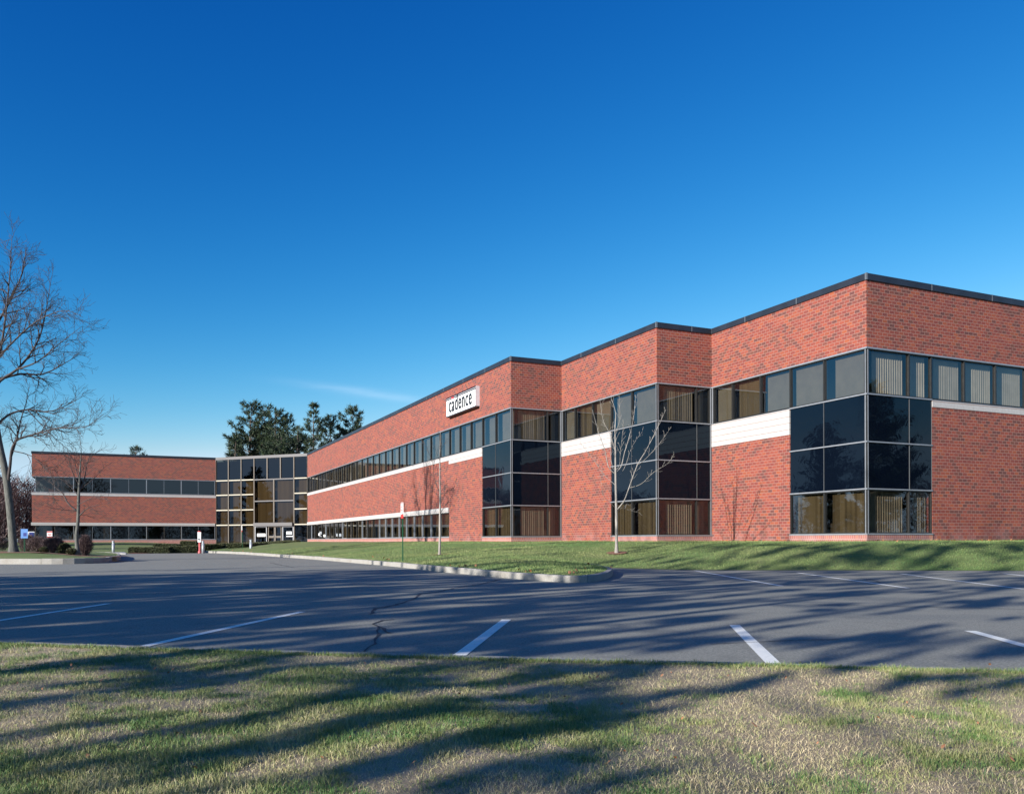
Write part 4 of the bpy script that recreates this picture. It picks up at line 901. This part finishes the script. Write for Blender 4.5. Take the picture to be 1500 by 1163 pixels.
for (u, v, Y, sp, sd, lab, kw) in (
    (340, 640, 128, 3.0, 3, 'leftmost pine behind the entrance roof, low with a branch reaching left', dict(lo=.2)),
    (364, 593, 132, 4.6, 21, 'tall broad pine behind the left part of the entrance roof', dict(shape=.5)),
    (387, 596, 136, 4.0, 33, 'tall pine with a bushy top between two other tall pines behind the entrance', dict(shape=.5)),
    (403, 600, 130, 3.6, 12, 'broad pine whose flat top leans right behind the entrance', dict(shape=.45)),
    (429, 608, 138, 3.4, 8, 'slighter pine with a small round top just left of the pointed pine', dict(shape=.6)),
    (455, 593, 131, 4.0, 44, 'pointed pine behind the right end of the entrance roof', dict(shape=.9)),
    (440, 632, 122, 4.5, 15, 'lower dense pine filling the gap below the pointed pine', dict(shape=.6)),
    (412, 640, 120, 4.5, 16, 'lower dense pine standing above the middle of the entrance roof', dict(shape=.6)),
    (487, 610, 134, 3.2, 52, 'round topped pine rising over the long brick roof, left of its neighbour', dict(shape=.55)),
    (519, 602, 137, 4.0, 61, 'rightmost pine rising over the long brick roof', dict(shape=.45)),
    (198, 656, 140, 3.5, 71, 'lone pine top peeking over the roof of the far brick wing', dict(shape=.6))):
    top = at(u, v, Y); pine((top.x, Y, -1.1), top.z + 1.1, sp, sd, lab, group=GP if u != 198 else None, k=14, tw=.115, tl=.62, **kw)

# trees round the lot, outside the frame: they cast the long shadows and stand in the reflections
def oak_data(H, seed, spread=5.5, lvl=3):
    rn = random.Random(seed); mb = MB(); q = dict(dens=[0, 1.9, 1.3, 1.1], len=[0, 1.0, 1.7, 2.8], rad=[0, .02, .04, .08], ang=(25, 58), jit=.14, up=.08, min=.014, lvl=lvl, start=.2)
    P = [Vector((.2 * math.sin(i * 1.3 + seed), .2 * math.cos(i * 1.1), H * i / 9)) for i in range(10)]; rr = [max(.03, H * .017 * (1 - i / 9.3)) for i in range(10)]; mb.tube(P, rr, 10); m2 = MB()
    for k in range(20):
        t = .26 + .7 * (k + rn.random()) / 20; i = min(8, int(t * 9)); p = P[i] + (P[i + 1] - P[i]) * (t * 9 - i); a = k * 2.4 + rn.uniform(-.4, .4); L = spread * (1.15 - .75 * t) * rn.uniform(.8, 1.2); el = .35 + .6 * t
        d = Vector((math.cos(a) * math.cos(el), math.sin(a) * math.cos(el), math.sin(el))); limb(m2, [p, p + d * L * .35 + Vector((0, 0, -.1)), p + d * L * .7 + Vector((rn.gauss(0, .3), rn.gauss(0, .3), .2)), p + d * L + Vector((0, 0, .6))], rr[i] * .5, .02, 3, q, rn)
    return mb, m2
def oak(loc, H, seed, label, group):
    root = empty('oak_tree', loc, label=label, cat='tree', group=group); a, b_ = oak_data(H, seed); o = a.build('trunk', M['bark_brown']); o.parent = root; o = b_.build('branches', M['twig']); o.parent = root; return root
GS = 'trees standing behind the photographer'
def pq(p, q): return (p * .698 + q * .716, -p * .716 + q * .698, -.95)   # p across the sun's direction, q along it
OL = 'tall bare oak far behind the photographer'; PL = 'dense dark pine far behind the photographer'
oak1 = oak(pq(-12, -78), 18, 4, OL, GS); oak2 = oak(pq(-38, -74), 15, 9, OL, GS)
pn1 = pine(pq(-22, -76), 15, 4.2, 101, PL, group=GS, lo=.14, k=9, tl=.6, tw=.15, shape=.6)
pn2 = pine(pq(-30, -84), 19, 4.6, 102, PL, group=GS, lo=.18, k=9, tl=.6, tw=.15, shape=.5)
for (src, p, q, sc) in ((pn2, -21.5, -88, .98), (pn1, -45, -80, .95), (pn2, -5, -82, .95), (pn1, 2, -76, .85), (pn2, 9, -80, .95), (pn1, 17, -72, .9), (oak1, -2, -90, 1.1), (pn2, 24, -76, 1.0), (pn1, 31, -66, 1), (pn2, 36, -58, .9), (pn1, -52, -70, .9)): copy_tree(src, pq(p, q), (p * 7 + q) % 6.28, sc, PL if src in (pn1, pn2) else OL, GS)
# unseen pines at the lot's edge, their needle boughs shaped to throw the streaked shade
TAN = math.tan(SUN_EL)
def px_of(x, y, z): a_ = F * x / y; b_ = -F * z / y; return PU + a_ + ROLL * b_, PV + b_ - ROLL * a_
def dens_at(u, v, x, y, z):
    if v > 938 + .03 * u + 3: return 0
    if z == -.1: return .42
    if z > -.97:                                   # building lawn
        if u > 1050: return .62 if v > 797 else .2
        if u > 900: return .45 if v > 815 else .12
        return .42 if (v > 822 and u > 560) else .05
    if v < 836 - .004 * u and u < 640: return .04
    edge_v = 846 - .02 * u if u < 640 else 833
    if v < edge_v: return .10 if v > edge_v - 6 else .04
    if u < 320: return .95
    if u < 560: return .88
    if u < 900: return .82
    if u < 1040: return .74
    if v < 872: return .50
    if v > 936: return .66
    return .26
srn = random.Random(77); boughs = []   # (p, q at z_ground, ground z, radius across, half length along)
def ghq(p, q):
    x, y = p * .698 + q * .716, -p * .716 + q * .698
    if y < 1: return None
    ey = float(np.interp(x, [e.x for e in EP], [e.y for e in EP]))
    if y < ey: return x, y, -.88
    inb = False
    for a_, b_ in zip(lawn_poly, lawn_poly[1:] + lawn_poly[:1]):
        if (a_[1] > y) != (b_[1] > y) and x < (b_[0] - a_[0]) * (y - a_[1]) / (b_[1] - a_[1]) + a_[0]: inb = not inb
    return x, y, (lawn_h(x, y) if inb else LOT)
for k in range(5200):
    p = srn.uniform(-31, -1); q = srn.uniform(1, 43); g = ghq(p, q)
    if g is None: continue
    u, v = px_of(*g)
    if u < -250 or u > 1700: continue
    D = dens_at(u, v, *g)
    if g[2] == -.88: continue
    if q > 37 or (g[2] == LOT and q > 33):
        if not -15 < p < -6: continue
        g = (g[0], g[1], -.1)
    L = srn.uniform(.4, 1.8); w = srn.uniform(.07, .27); need = -math.log(1 - D) * 30 * 42 / 5200 / (math.pi * L * w)
    for c_ in range(int(need) + (srn.random() < need % 1)): boughs.append((p + srn.gauss(0, .3) * (c_ > 0), q + srn.gauss(0, .3) * (c_ > 0), g[2], w, L))
GB = [((0, 980), (180, 958), .10), ((60, 1010), (250, 988), .16), ((225, 995), (440, 962), .15), ((270, 1010), (430, 985), .08), ((0, 1082), (200, 1058), .09), ((0, 1135), (150, 1102), .14), ((150, 1102), (330, 1068), .16), ((325, 1068), (600, 1012), .13), ((560, 1020), (600, 985), .2),
      ((40, 1168), (230, 1130), .13), ((230, 1130), (460, 1088), .15), ((460, 1088), (760, 1028), .17), ((250, 1170), (560, 1115), .12), ((540, 1120), (780, 1068), .16), ((480, 1024), (600, 990), .17), ((600, 985), (760, 972), .22), ((620, 1005), (780, 990), .25), ((700, 1030), (840, 1005), .25), ((740, 980), (1100, 972), .30),
      ((760, 1000), (960, 985), .30), ((740, 1045), (850, 1015), .22), ((760, 1085), (950, 1035), .10), ((820, 1060), (930, 1035), .20), ((950, 1022), (1130, 992), .16), ((800, 1150), (900, 1108), .12), ((600, 1165), (800, 1130), .13), ((1150, 985), (1240, 980), .12), ((1290, 1005), (1430, 988), .15), ((1440, 1010), (1520, 992), .16), ((690, 1090), (800, 1075), .12), ((880, 1150), (1000, 1125), .08)]
for (a_, b_, w) in GB:
    A_, B_ = unp(*a_, -.88), unp(*b_, -.88); L = (B_ - A_).length; n = max(2, int(L / .13))
    for k in range(n):
        P_ = A_ + (B_ - A_) * ((k + srn.random()) / n); p = P_.x * .698 - P_.y * .716; q = P_.x * .716 + P_.y * .698
        if srn.random() < .80: boughs.append((p + srn.gauss(0, w * .55), q + srn.gauss(0, .10), -.88, w * srn.uniform(.16, .42), srn.uniform(.10, .26)))
SH = [(-29.5, -17), (-25.5, -20), (-21.5, -17.5), (-17.3, -21), (-13.2, -18), (-9.4, -22), (-6.6, -13), (.9, -12.5), (-19.5, -30), (-11.5, -28), (-5.2, -31)]
mine = [[] for _ in SH]
for b_ in boughs:
    p, q, z, w, L = b_; best = None
    for i, (p0, q0) in enumerate(SH):
        hgt = (q - q0) * TAN; sc_ = abs(p - p0) * (1.0 if abs(p - p0) < 3.4 else 1.8)
        if z == -.88: sc_ += 0 if i in (6, 7) else 50
        elif q > 19: sc_ += 0 if i in (8, 9, 10) else 12
        else: sc_ += 0 if i < 6 else (8 if i > 7 else 4)
        sc_ += srn.random() * .8
        if best is None or sc_ < best[0]: best = (sc_, i)
    mine[best[1]].append(b_)
SN = ['pine at the lot edge left of the photographer, nearest the island', 'pine at the lot edge left of the photographer with full crown', 'pine behind the left kerb with many drooping boughs', 'taller pine behind the left kerb, between two shorter ones', 'pine behind the photographer to the left with layered boughs', 'pine behind the photographer with an open crown',
      'low pine close behind the photographer on the left side', 'low pine close behind the photographer on the right side', 'very tall pine behind the photographer, leftmost of the tall three', 'very tall pine behind the photographer, middle of the tall three', 'very tall pine behind the photographer, rightmost of the tall three']
for i, (p0, q0) in enumerate(SH):
    bs = mine[i]
    if not bs: continue
    zt = lambda b_: b_[2] + (b_[1] - q0) * TAN
    H = max(zt(b_) for b_ in bs) + 1.2; loc = Vector(pq(p0, q0)); root = empty('pine_tree', tuple(loc), label=SN[i], cat='tree', group=GS); rn = np.random.default_rng(300 + i); mb = MB()
    mb.tube([(0, 0, -.2), (.05, .04, H * .5), (0, 0, H + .9)], [.20, .14, .03], 8); Vs = []; Ts = []
    for (p, q, z, w, L) in bs:
        dp = p - p0; jq = float(rn.normal(0, .7)); zz = z + (q - (q0 + jq)) * TAN; c_ = Vector((dp * .698 + jq * .716, -dp * .716 + jq * .698, zz + .95)); hz = max(.06, L * TAN * .75); n = int(34 + 190 * w * hz * 4)
        P_ = rn.normal(0, 1, (n, 3)); P_ /= np.linalg.norm(P_, axis=1)[:, None]; P_ *= rn.random((n, 1)) ** .4; la = P_[:, 0] * w; lb = P_[:, 1] * max(w, .2); P3 = np.c_[c_.x + la * .698 + lb * .716, c_.y - la * .716 + lb * .698, c_.z + P_[:, 2] * hz]
        sz = min(.22, .08 + w * .45); V = tufts(P3, np.tile([dp * .2, 0, .3], (n, 1)), sz, sz * .5, 2, rn, .8); Vs.append(V); Ts.append(np.repeat(rn.random(n * 2) * .8, 3))
        if abs(dp) > .3 and rn.random() < .35: mb.tube([(0, 0, max(.5, c_.z - .25)), tuple(c_ * .5 + Vector((0, 0, max(.5, c_.z - .25))) * .5 - Vector((0, 0, .1))), tuple(c_)], [.035, .022, .01], 4, cap=False)
    o = mb.build('trunk', M['bark_brown'], None); o.parent = root; V = np.concatenate(Vs); c_ = tri_mesh('crown', V, np.arange(len(V)).reshape(-1, 3), M['pine'], None, np.concatenate(Ts)); c_.parent = root
print('BOUGHS', len(boughs), [len(x) for x in mine])
GR = 'pines beyond the right edge of the lot'; GL = 'pines beyond the left edge of the lot'
for k, (x, y, sc) in enumerate(((48, 22, .9), (58, 12, 1.1), (66, 2, 1.0), (52, -6, .9), (76, 14, 1.2), (60, -18, 1.0), (40, -28, 1.0), (84, 0, 1.1), (28, -40, 1.0), (8, -48, .95), (-8, -52, 1.05))):
    copy_tree(pn2 if k % 2 else pn1, (x, y, -1.1), k * 1.3, sc, 'pine standing beyond the right edge of the parking lot', GR)
for k, (x, y, sc) in enumerate(((-62, 58, .75), (-70, 66, .9), (-84, 70, .8), (-96, 92, .8), (-58, 34, .5), (-104, 60, .9), (-110, 40, .9), (-100, 20, 1.0))):
    copy_tree(pn2 if k % 2 else pn1, (x, y, -1.1), k * 1.7 + .5, sc, 'pine standing beyond the left edge of the parking lot', GL)
# far woods of bare trees, one mass
def woods(name, spots, seed, mat, H=(9, 14), tw=260, wdt=.09):
    rn = np.random.default_rng(seed); Vs = []
    for (x, y) in spots:
        h = rn.uniform(*H); n = tw; t = rn.uniform(.12, 1, n) ** .8; a = rn.uniform(0, 6.28, n); rad = rn.uniform(0, 1, n) ** .6 * 2.6 * (1.1 - .75 * t); P = np.c_[x + rad * np.cos(a), y + rad * np.sin(a), -1.2 + h * t * .93]
        D = np.c_[np.cos(a) * .6, np.sin(a) * .6, np.full(n, .8)] + rn.normal(0, .3, (n, 3)); D /= np.linalg.norm(D, axis=1)[:, None]; S = np.cross(D, rn.normal(0, 1, (n, 3))); S /= np.linalg.norm(S, axis=1)[:, None]
        L = rn.uniform(.7, 1.9, (n, 1)); Vs.append(np.stack([P - S * wdt / 2, P + S * wdt / 2, P + D * L], 1))
        for q in range(3):
            o_ = rn.normal(0, .8, 2); b_ = np.array([x + o_[0], y + o_[1], -1.3]); r = rn.uniform(.07, .16); tp = b_ + [rn.normal(0, .6), rn.normal(0, .6), h * rn.uniform(.6, .95)]
            Vs.append(np.array([[b_ - [r, 0, 0], b_ + [r, 0, 0], tp], [b_ - [0, r, 0], b_ + [0, r, 0], tp]]))
    V = np.concatenate(Vs, 0).reshape(-1, 3); T = np.arange(len(V)).reshape(-1, 3); return tag(tri_mesh(name, V, T, mat, None, rn.random(len(V))), kind='stuff')
sp_ = [(random.uniform(-190, -63), random.uniform(118, 150)) for _ in range(60)] + [(random.uniform(-112, -64), random.uniform(106, 150)) for _ in range(120)] + [(random.uniform(-85, -66), random.uniform(104, 118)) for _ in range(14)] + [(random.uniform(-200, -120), random.uniform(0, 118)) for _ in range(70)] + [(random.uniform(90, 130), random.uniform(-60, 60)) for _ in range(50)] + [(random.uniform(-60, 80), random.uniform(-90, -62)) for _ in range(60)]
woods('bare_woods', sp_, 5, M['shrub'], H=(7.5, 11.5), tw=420)
def undergrowth(name, spots, seed, mat, h=(1, 2.6), n=260, sz=.22):
    rn = np.random.default_rng(seed); Ps = []
    for x, y in spots: hh = rn.uniform(*h); a = rn.uniform(0, 6.28, n); r = rn.random(n) ** .5 * 1.6; z = rn.random(n) * hh * (1 - (r / 1.9) ** 2); Ps.append(np.c_[x + r * np.cos(a), y + r * np.sin(a), z - 1.1])
    P = np.concatenate(Ps); V = tufts(P, np.tile([0, 0, .5], (len(P), 1)), sz, sz * .5, 1, rn, 1); return tag(tri_mesh(name, V, np.arange(len(V)).reshape(-1, 3), mat, None, np.repeat(rn.random(len(P)), 3)), kind='stuff')
undergrowth('undergrowth', [(random.uniform(-100, -57), random.uniform(98, 116)) for _ in range(46)], 4, M['hedge'])
undergrowth('undergrowth', [(random.uniform(-100, -57), random.uniform(98, 116)) for _ in range(30)], 6, M['shrub'])

# ------------------------------------------------------------ shrubs and hedges
def ground_at(x, y, u=None):
    if y < 60 and x < -12: return isl_h(x, y)
    return back_h(x, y)
def hedge_block(u0, u1, Y0, Y1, h, depth, label, seed, group='clipped hedges before the building', hf=None, cat='hedge'):
    a = at(u0, 800, Y0); b_ = at(u1, 800, Y1); A, B = Vector((a.x, a.y)), Vector((b_.x, b_.y)); t = (B - A).normalized(); n = Vector((-t.y, t.x)); L = (B - A).length; hf = hf or ground_at
    g = [hf(*(A)), hf(*(B))]; gz = min(g); rn = np.random.default_rng(seed); root = empty('hedge', ((A.x + B.x) / 2, (A.y + B.y) / 2, gz), label=label, cat=cat, group=group)
    m_ = int((L * depth + 2 * L * h + 2 * depth * h) * 420) + 60; s = rn.random(m_) * L; w = rn.random(m_) * depth; z = rn.random(m_) * h; fc = rn.integers(0, 4, m_); z = np.where(fc < 2, h + .02 * np.sin(s * 5) + rn.normal(0, .02, m_), z); w = np.where(fc == 2, rn.normal(0, .02, m_), w); s = np.where(fc == 3, np.where(rn.random(m_) < .5, 0, L), s)
    zg = g[0] + (g[1] - g[0]) * s / L; P = np.c_[A.x + t.x * s + n.x * w, A.y + t.y * s + n.y * w, zg + z]
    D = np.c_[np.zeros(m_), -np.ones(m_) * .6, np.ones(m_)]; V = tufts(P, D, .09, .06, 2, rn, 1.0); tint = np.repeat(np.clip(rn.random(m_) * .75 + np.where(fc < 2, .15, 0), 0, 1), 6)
    tri_mesh('leaves', V, np.arange(len(V)).reshape(-1, 3), M['hedge'], root, tint)
    mb = MB(); e = .04; q = lambda s_, w_, z_: (A.x + t.x * s_ + n.x * w_, A.y + t.y * s_ + n.y * w_, g[0] + (g[1] - g[0]) * s_ / L + z_)
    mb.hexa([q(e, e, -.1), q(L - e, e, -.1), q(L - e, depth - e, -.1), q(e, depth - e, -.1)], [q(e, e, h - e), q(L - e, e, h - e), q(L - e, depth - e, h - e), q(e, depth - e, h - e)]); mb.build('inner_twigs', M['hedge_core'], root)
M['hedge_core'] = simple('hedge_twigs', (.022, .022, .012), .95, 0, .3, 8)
hedge_block(188, 212, 70, 70, .42, 1.2, 'leftmost clipped hedge block of the front row by the brick pavement', 1)
hedge_block(214, 247, 70, 70, .42, 1.2, 'second clipped hedge block from the left in the front row by the pavement', 2)
hedge_block(249, 288, 70.5, 71, .50, 1.2, 'third clipped hedge block of the front row, ending at the red standpipe', 3)
hedge_block(224, 257, 77, 77, .55, 1.4, 'reddish topped hedge in the back row behind the front blocks', 4)
hedge_block(264, 288, 80, 80, .75, 1.4, 'clipped hedge in the back row left of the standpipe', 5)
hedge_block(300, 324, 74, 75, .62, 1.6, 'clipped hedge just right of the grey lamp bollard by the standpipe', 6)
hedge_block(325, 352, 76, 77, .62, 1.6, 'clipped hedge left of the far green sign post', 7)
hedge_block(357, 392, 74.5, 80, .62, 1.5, 'dark hedge rising along the path towards the entrance doors', 8)
hedge_block(394, 440, 81, 92, .55, 1.5, 'dark hedge running up to the corner beside the entrance doors', 9)
def shrub(u, Y, w, h, label, seed, mat='shrub', n=900, taper=.35, group='rounded shrubs in the island bed', name='shrub', ln=.22, wd=.014):
    a = at(u, 800, Y); x, y = a.x, a.y; gz = isl_h(x, y); rn = np.random.default_rng(seed); root = empty(name, (x, y, gz), label=label, cat='shrub', group=group)
    z = rn.random(n) ** .75; rad = (taper + (1 - taper) * np.sin(np.clip(z * 1.15, 0, 1) * np.pi * .8)) * np.sqrt(np.clip(1 - (np.maximum(z - .55, 0) / .47) ** 2, 0, 1)); a_ = rn.uniform(0, 6.283, n); rr = rad * rn.random(n) ** .4 * w / 2
    P = np.c_[x + rr * np.cos(a_), y + rr * np.sin(a_), gz + z * h]; D = np.c_[np.cos(a_) * .6, np.sin(a_) * .6, np.full(n, .9)]
    V = tufts(P, D, ln, wd, 3, rn, .4); tri_mesh('foliage', V, np.arange(len(V)).reshape(-1, 3), M[mat], root, np.repeat(rn.random(n), 9))
    mb = MB(); r_ = random.Random(seed)
    for k in range(9):
        aa = r_.uniform(0, 6.28); q = r_.uniform(.2, .42) * w; mb.tube([(x + .05 * math.cos(aa), y + .05 * math.sin(aa), gz - .05), (x + q * .5 * math.cos(aa), y + q * .5 * math.sin(aa), gz + h * .4), (x + q * math.cos(aa), y + q * math.sin(aa), gz + h * .85)], [.02, .014, .006], 4)
    mb.build('stems', M['twig'], root)
shrub(125, 43.2, .60, .90, 'round purple twiggy shrub just right of the slim bare tree', 2, n=1500, taper=.25)
shrub(77, 43.6, 1.05, .68, 'wide dark purple shrub below the small red and white sign', 3, n=1500, taper=.7)
shrub(55, 44.4, .9, .64, 'dark purple shrub right of the blue sign post', 4, n=1200, taper=.7)
shrub(41, 45, .75, .75, 'dark purple shrub directly behind the blue sign', 5, n=1100, taper=.7)
shrub(-8, 45, 1.3, .65, 'low dark shrub left of the thick grey trunk', 6, n=1300, taper=.7)
shrub(94, 43.5, .6, .50, 'dark green shrub between the wide purple shrub and the slim tree', 7, mat='hedge', n=1100, taper=.8, wd=.05, ln=.09)
shrub(105, 42.4, .5, .30, 'small clipped green shrub at the foot of the slim tree', 8, mat='hedge', n=900, taper=.8, wd=.05, ln=.07)
shrub(64, 42.6, .4, .25, 'small clipped green shrub low in front of the purple shrubs', 9, mat='hedge', n=600, taper=.8, wd=.05, ln=.07)

# ------------------------------------------------------------ signs, bollards, standpipe
def post_sign(u, v_base, Y, top_v, panels, label, normal, ph=.045, name='sign_post', gz=None, cat='sign'):
    a = at(u, v_base, Y); tz = at(u, top_v, Y).z; root = empty(name, (a.x, a.y, a.z), label=label, cat=cat)
    mb = MB(); n = Vector(normal).normalized(); t = Vector((-n.y, n.x))
    for s_ in (-1, 1):   # U channel flanges
        mb.box((a.x + t.x * .022 * s_, a.y + t.y * .022 * s_, (a.z - .3 + tz) / 2), (.012, .028, tz - a.z + .3), math.atan2(t.y, t.x))
    mb.box((a.x - n.x * .012, a.y - n.y * .012, (a.z - .3 + tz) / 2), (.032, .006, tz - a.z + .3), math.atan2(t.y, t.x)); mb.build('post', M['green_post'], root)
    return root, a, n, t
def panel(root, c, n, t, w, h, mat, name, o=0, th=.006):
    mb = MB(); q = lambda s_, z_, d: (c[0] + t.x * s_ + n.x * (o + d), c[1] + t.y * s_ + n.y * (o + d), c[2] + z_)
    mb.hexa([q(-w / 2, -h / 2, 0), q(w / 2, -h / 2, 0), q(w / 2, -h / 2, th), q(-w / 2, -h / 2, th)][::-1], [q(-w / 2, h / 2, 0), q(w / 2, h / 2, 0), q(w / 2, h / 2, th), q(-w / 2, h / 2, th)][::-1])
    return mb.build(name, mat, root)
nd = (-.91, -.42)
root, a, n, t = post_sign(590, 816, 33, 736, None, 'narrow white and red sign on a tall green post on the lawn', nd)
zt = at(590, 736, 33).z
p = panel(root, (a.x, a.y, zt - .22), n, t, .31, .44, M['white'], 'sign_panel', .02); panel(p, (a.x, a.y, zt - .035), n, t, .25, .035, M['red'], 'sign_stripe', .0275, .003); panel(p, (a.x, a.y, zt - .16), n, t, .2, .05, M['red'], 'sign_stripe', .0275, .003); panel(p, (a.x, a.y, zt - .28), n, t, .2, .05, M['red'], 'sign_stripe', .0275, .003)
panel(root, (a.x, a.y, zt - .54), n, t, .31, .15, M['red'], 'lower_panel', .02)
root, a, n, t = post_sign(355, 805.6, 73, 769, None, 'green sign post with a small white and red plate beside the entrance path', nd)
zt = at(355, 769, 73).z
panel(root, (a.x, a.y, zt - .22), n, t, .31, .44, M['white'], 'sign_panel', .03); panel(root, (a.x, a.y, zt - .52), n, t, .31, .13, M['red'], 'lower_panel', .03)
# blue accessible parking sign
root, a, n, t = post_sign(36, 809, 42, 776, None, 'blue parking sign with a dark square symbol on a green post by the thick trunk', (.12, -1))
zt = at(36, 774.5, 42).z; w = .33; p = panel(root, (a.x, a.y, zt - .235), n, t, w, .46, M['blue'], 'sign_panel', .02); sq = panel(p, (a.x + t.x * .03, a.y + t.y * .03, zt - .28), n, t, .15, .17, M['blue_dark'], 'symbol_square', .0275, .003)
mb = MB(); cc = Vector((a.x, a.y, zt - .28)) + Vector((t.x, t.y, 0)) * .03 + Vector((n.x, n.y, 0)) * .033
T3 = Vector((t.x, t.y, 0)); T3 = T3 if T3.x > 0 else -T3
mb.tube([cc + T3 * (.045 * math.cos(k * .5) - .005) + Vector((0, 0, .045 * math.sin(k * .5) - .025)) for k in range(5, 14)], .007, 4); mb.tube([cc + T3 * -.01 + Vector((0, 0, .06)), cc + T3 * -.005 + Vector((0, 0, .0)), cc + T3 * .035 + Vector((0, 0, -.005)), cc + T3 * .055 + Vector((0, 0, -.06))], .008, 4); mb.build('wheelchair_symbol', M['white'], sq)
# small red and white no-parking plate
root, a, n, t = post_sign(73, 806, 45, 779, None, 'small red and white sign plate above the purple shrubs before the far wing', (.2, -1))
zt = at(73, 778, 45).z; p = panel(root, (a.x, a.y, zt - .17), n, t, .26, .34, M['white'], 'sign_panel', .02); panel(p, (a.x, a.y, zt - .035), n, t, .26, .055, M['red'], 'sign_band', .0275, .003); panel(p, (a.x, a.y, zt - .305), n, t, .26, .06, M['red'], 'sign_band', .0275, .003); panel(p, (a.x, a.y, zt - .14), n, t, .18, .03, M['red'], 'text_line', .0275, .003); panel(p, (a.x, a.y, zt - .20), n, t, .15, .025, M['red'], 'text_line', .0275, .003)
# boxed blue sign with white edge beyond the shrubs
b_ = at(46, 803, 47); gz = isl_h(b_.x, b_.y); root = empty('directory_sign', (b_.x, b_.y, gz), label='boxy dark blue panel sign with white edges standing at the corner of the far wing', cat='sign')
z0, z1 = at(46, 791, 47).z, at(46, 778.5, 47).z; mb = MB(); mb.box((b_.x, b_.y, (z0 + z1) / 2), (.32, .13, z1 - z0), .35); o_ = mb.build('sign_box', M['white'], root); mb = MB(); mb.box((b_.x + .036, b_.y - .068, (z0 + z1) / 2 - .01), (.21, .02, z1 - z0 - .07), .35); mb.build('sign_face', M['blue_dark'], o_)
mb = MB(); mb.box((b_.x - .12, b_.y - .04, (gz - .1 + z0) / 2), (.05, .05, z0 - gz + .1), .35); mb.box((b_.x + .12, b_.y + .04, (gz - .1 + z0) / 2), (.05, .05, z0 - gz + .1), .35); mb.build('legs', M['white'], root)
def bollard(u, Y, h, label, seed, hf=back_h):
    a = at(u, 800, Y); gz = hf(a.x, a.y); root = empty('lamp_bollard', (a.x, a.y, gz), label=label, cat='bollard', group='grey lamp bollards along the path')
    mb = MB(); mb.tube([(a.x, a.y, gz - .1), (a.x, a.y, gz + h * .80)], .11, 16); mb.build('post', M['grey_metal'], root)
    mb = MB(); mb.tube([(a.x, a.y, gz + h * .80), (a.x, a.y, gz + h * .90)], .085, 16); mb.build('lens', M['lens'], root)
    mb = MB(); mb.tube([(a.x, a.y, gz + h * .90), (a.x, a.y, gz + h * .96), (a.x, a.y, gz + h)], [.11, .11, .09], 16); mb.build('cap', M['grey_metal'], root)
M['lens'] = simple('frosted_lens', (.55, .58, .60), .3, 0, .05)
bollard(166, 70, 1.0, 'grey lamp bollard on the grass left of the hedge blocks', 1); bollard(297.5, 69.5, .95, 'grey lamp bollard right beside the red standpipe', 2); bollard(367.5, 70.5, 1.02, 'grey lamp bollard on the lawn nearest the entrance doors', 3)
a = at(292.5, 803, 70); gz = back_h(a.x, a.y); root = empty('fire_standpipe', (a.x, a.y, gz), label='red post with a white boxed head at the end of the front hedge row', cat='standpipe')
mb = MB(); mb.tube([(a.x, a.y, gz - .1), (a.x, a.y, gz + .12), (a.x, a.y, gz + .121), (a.x, a.y, gz + .85)], [.13, .13, .085, .085], 14); mb.build('post', simple('faded_red_paint', (.55, .13, .13), .5, 0, .1), root)
zh = at(292.5, 778, 70).z
mb = MB(); mb.box((a.x - .02, a.y, (gz + .85 + zh - .06) / 2), (.26, .24, zh - .06 - gz - .85), .2); hd = mb.build('head', M['white'], root)
mb = MB(); mb.tube([(a.x - .02, a.y, zh - .06), (a.x - .02, a.y, zh - .02), (a.x - .02, a.y, zh + .03)], [.15, .13, .04], 12); mb.build('cap', M['red'], hd)
mb = MB(); mb.tube([(a.x - .02, a.y - .13, gz + 1.1), (a.x - .02, a.y - .16, gz + 1.1)], .06, 12); mb.build('indicator_window', M['black'], hd)
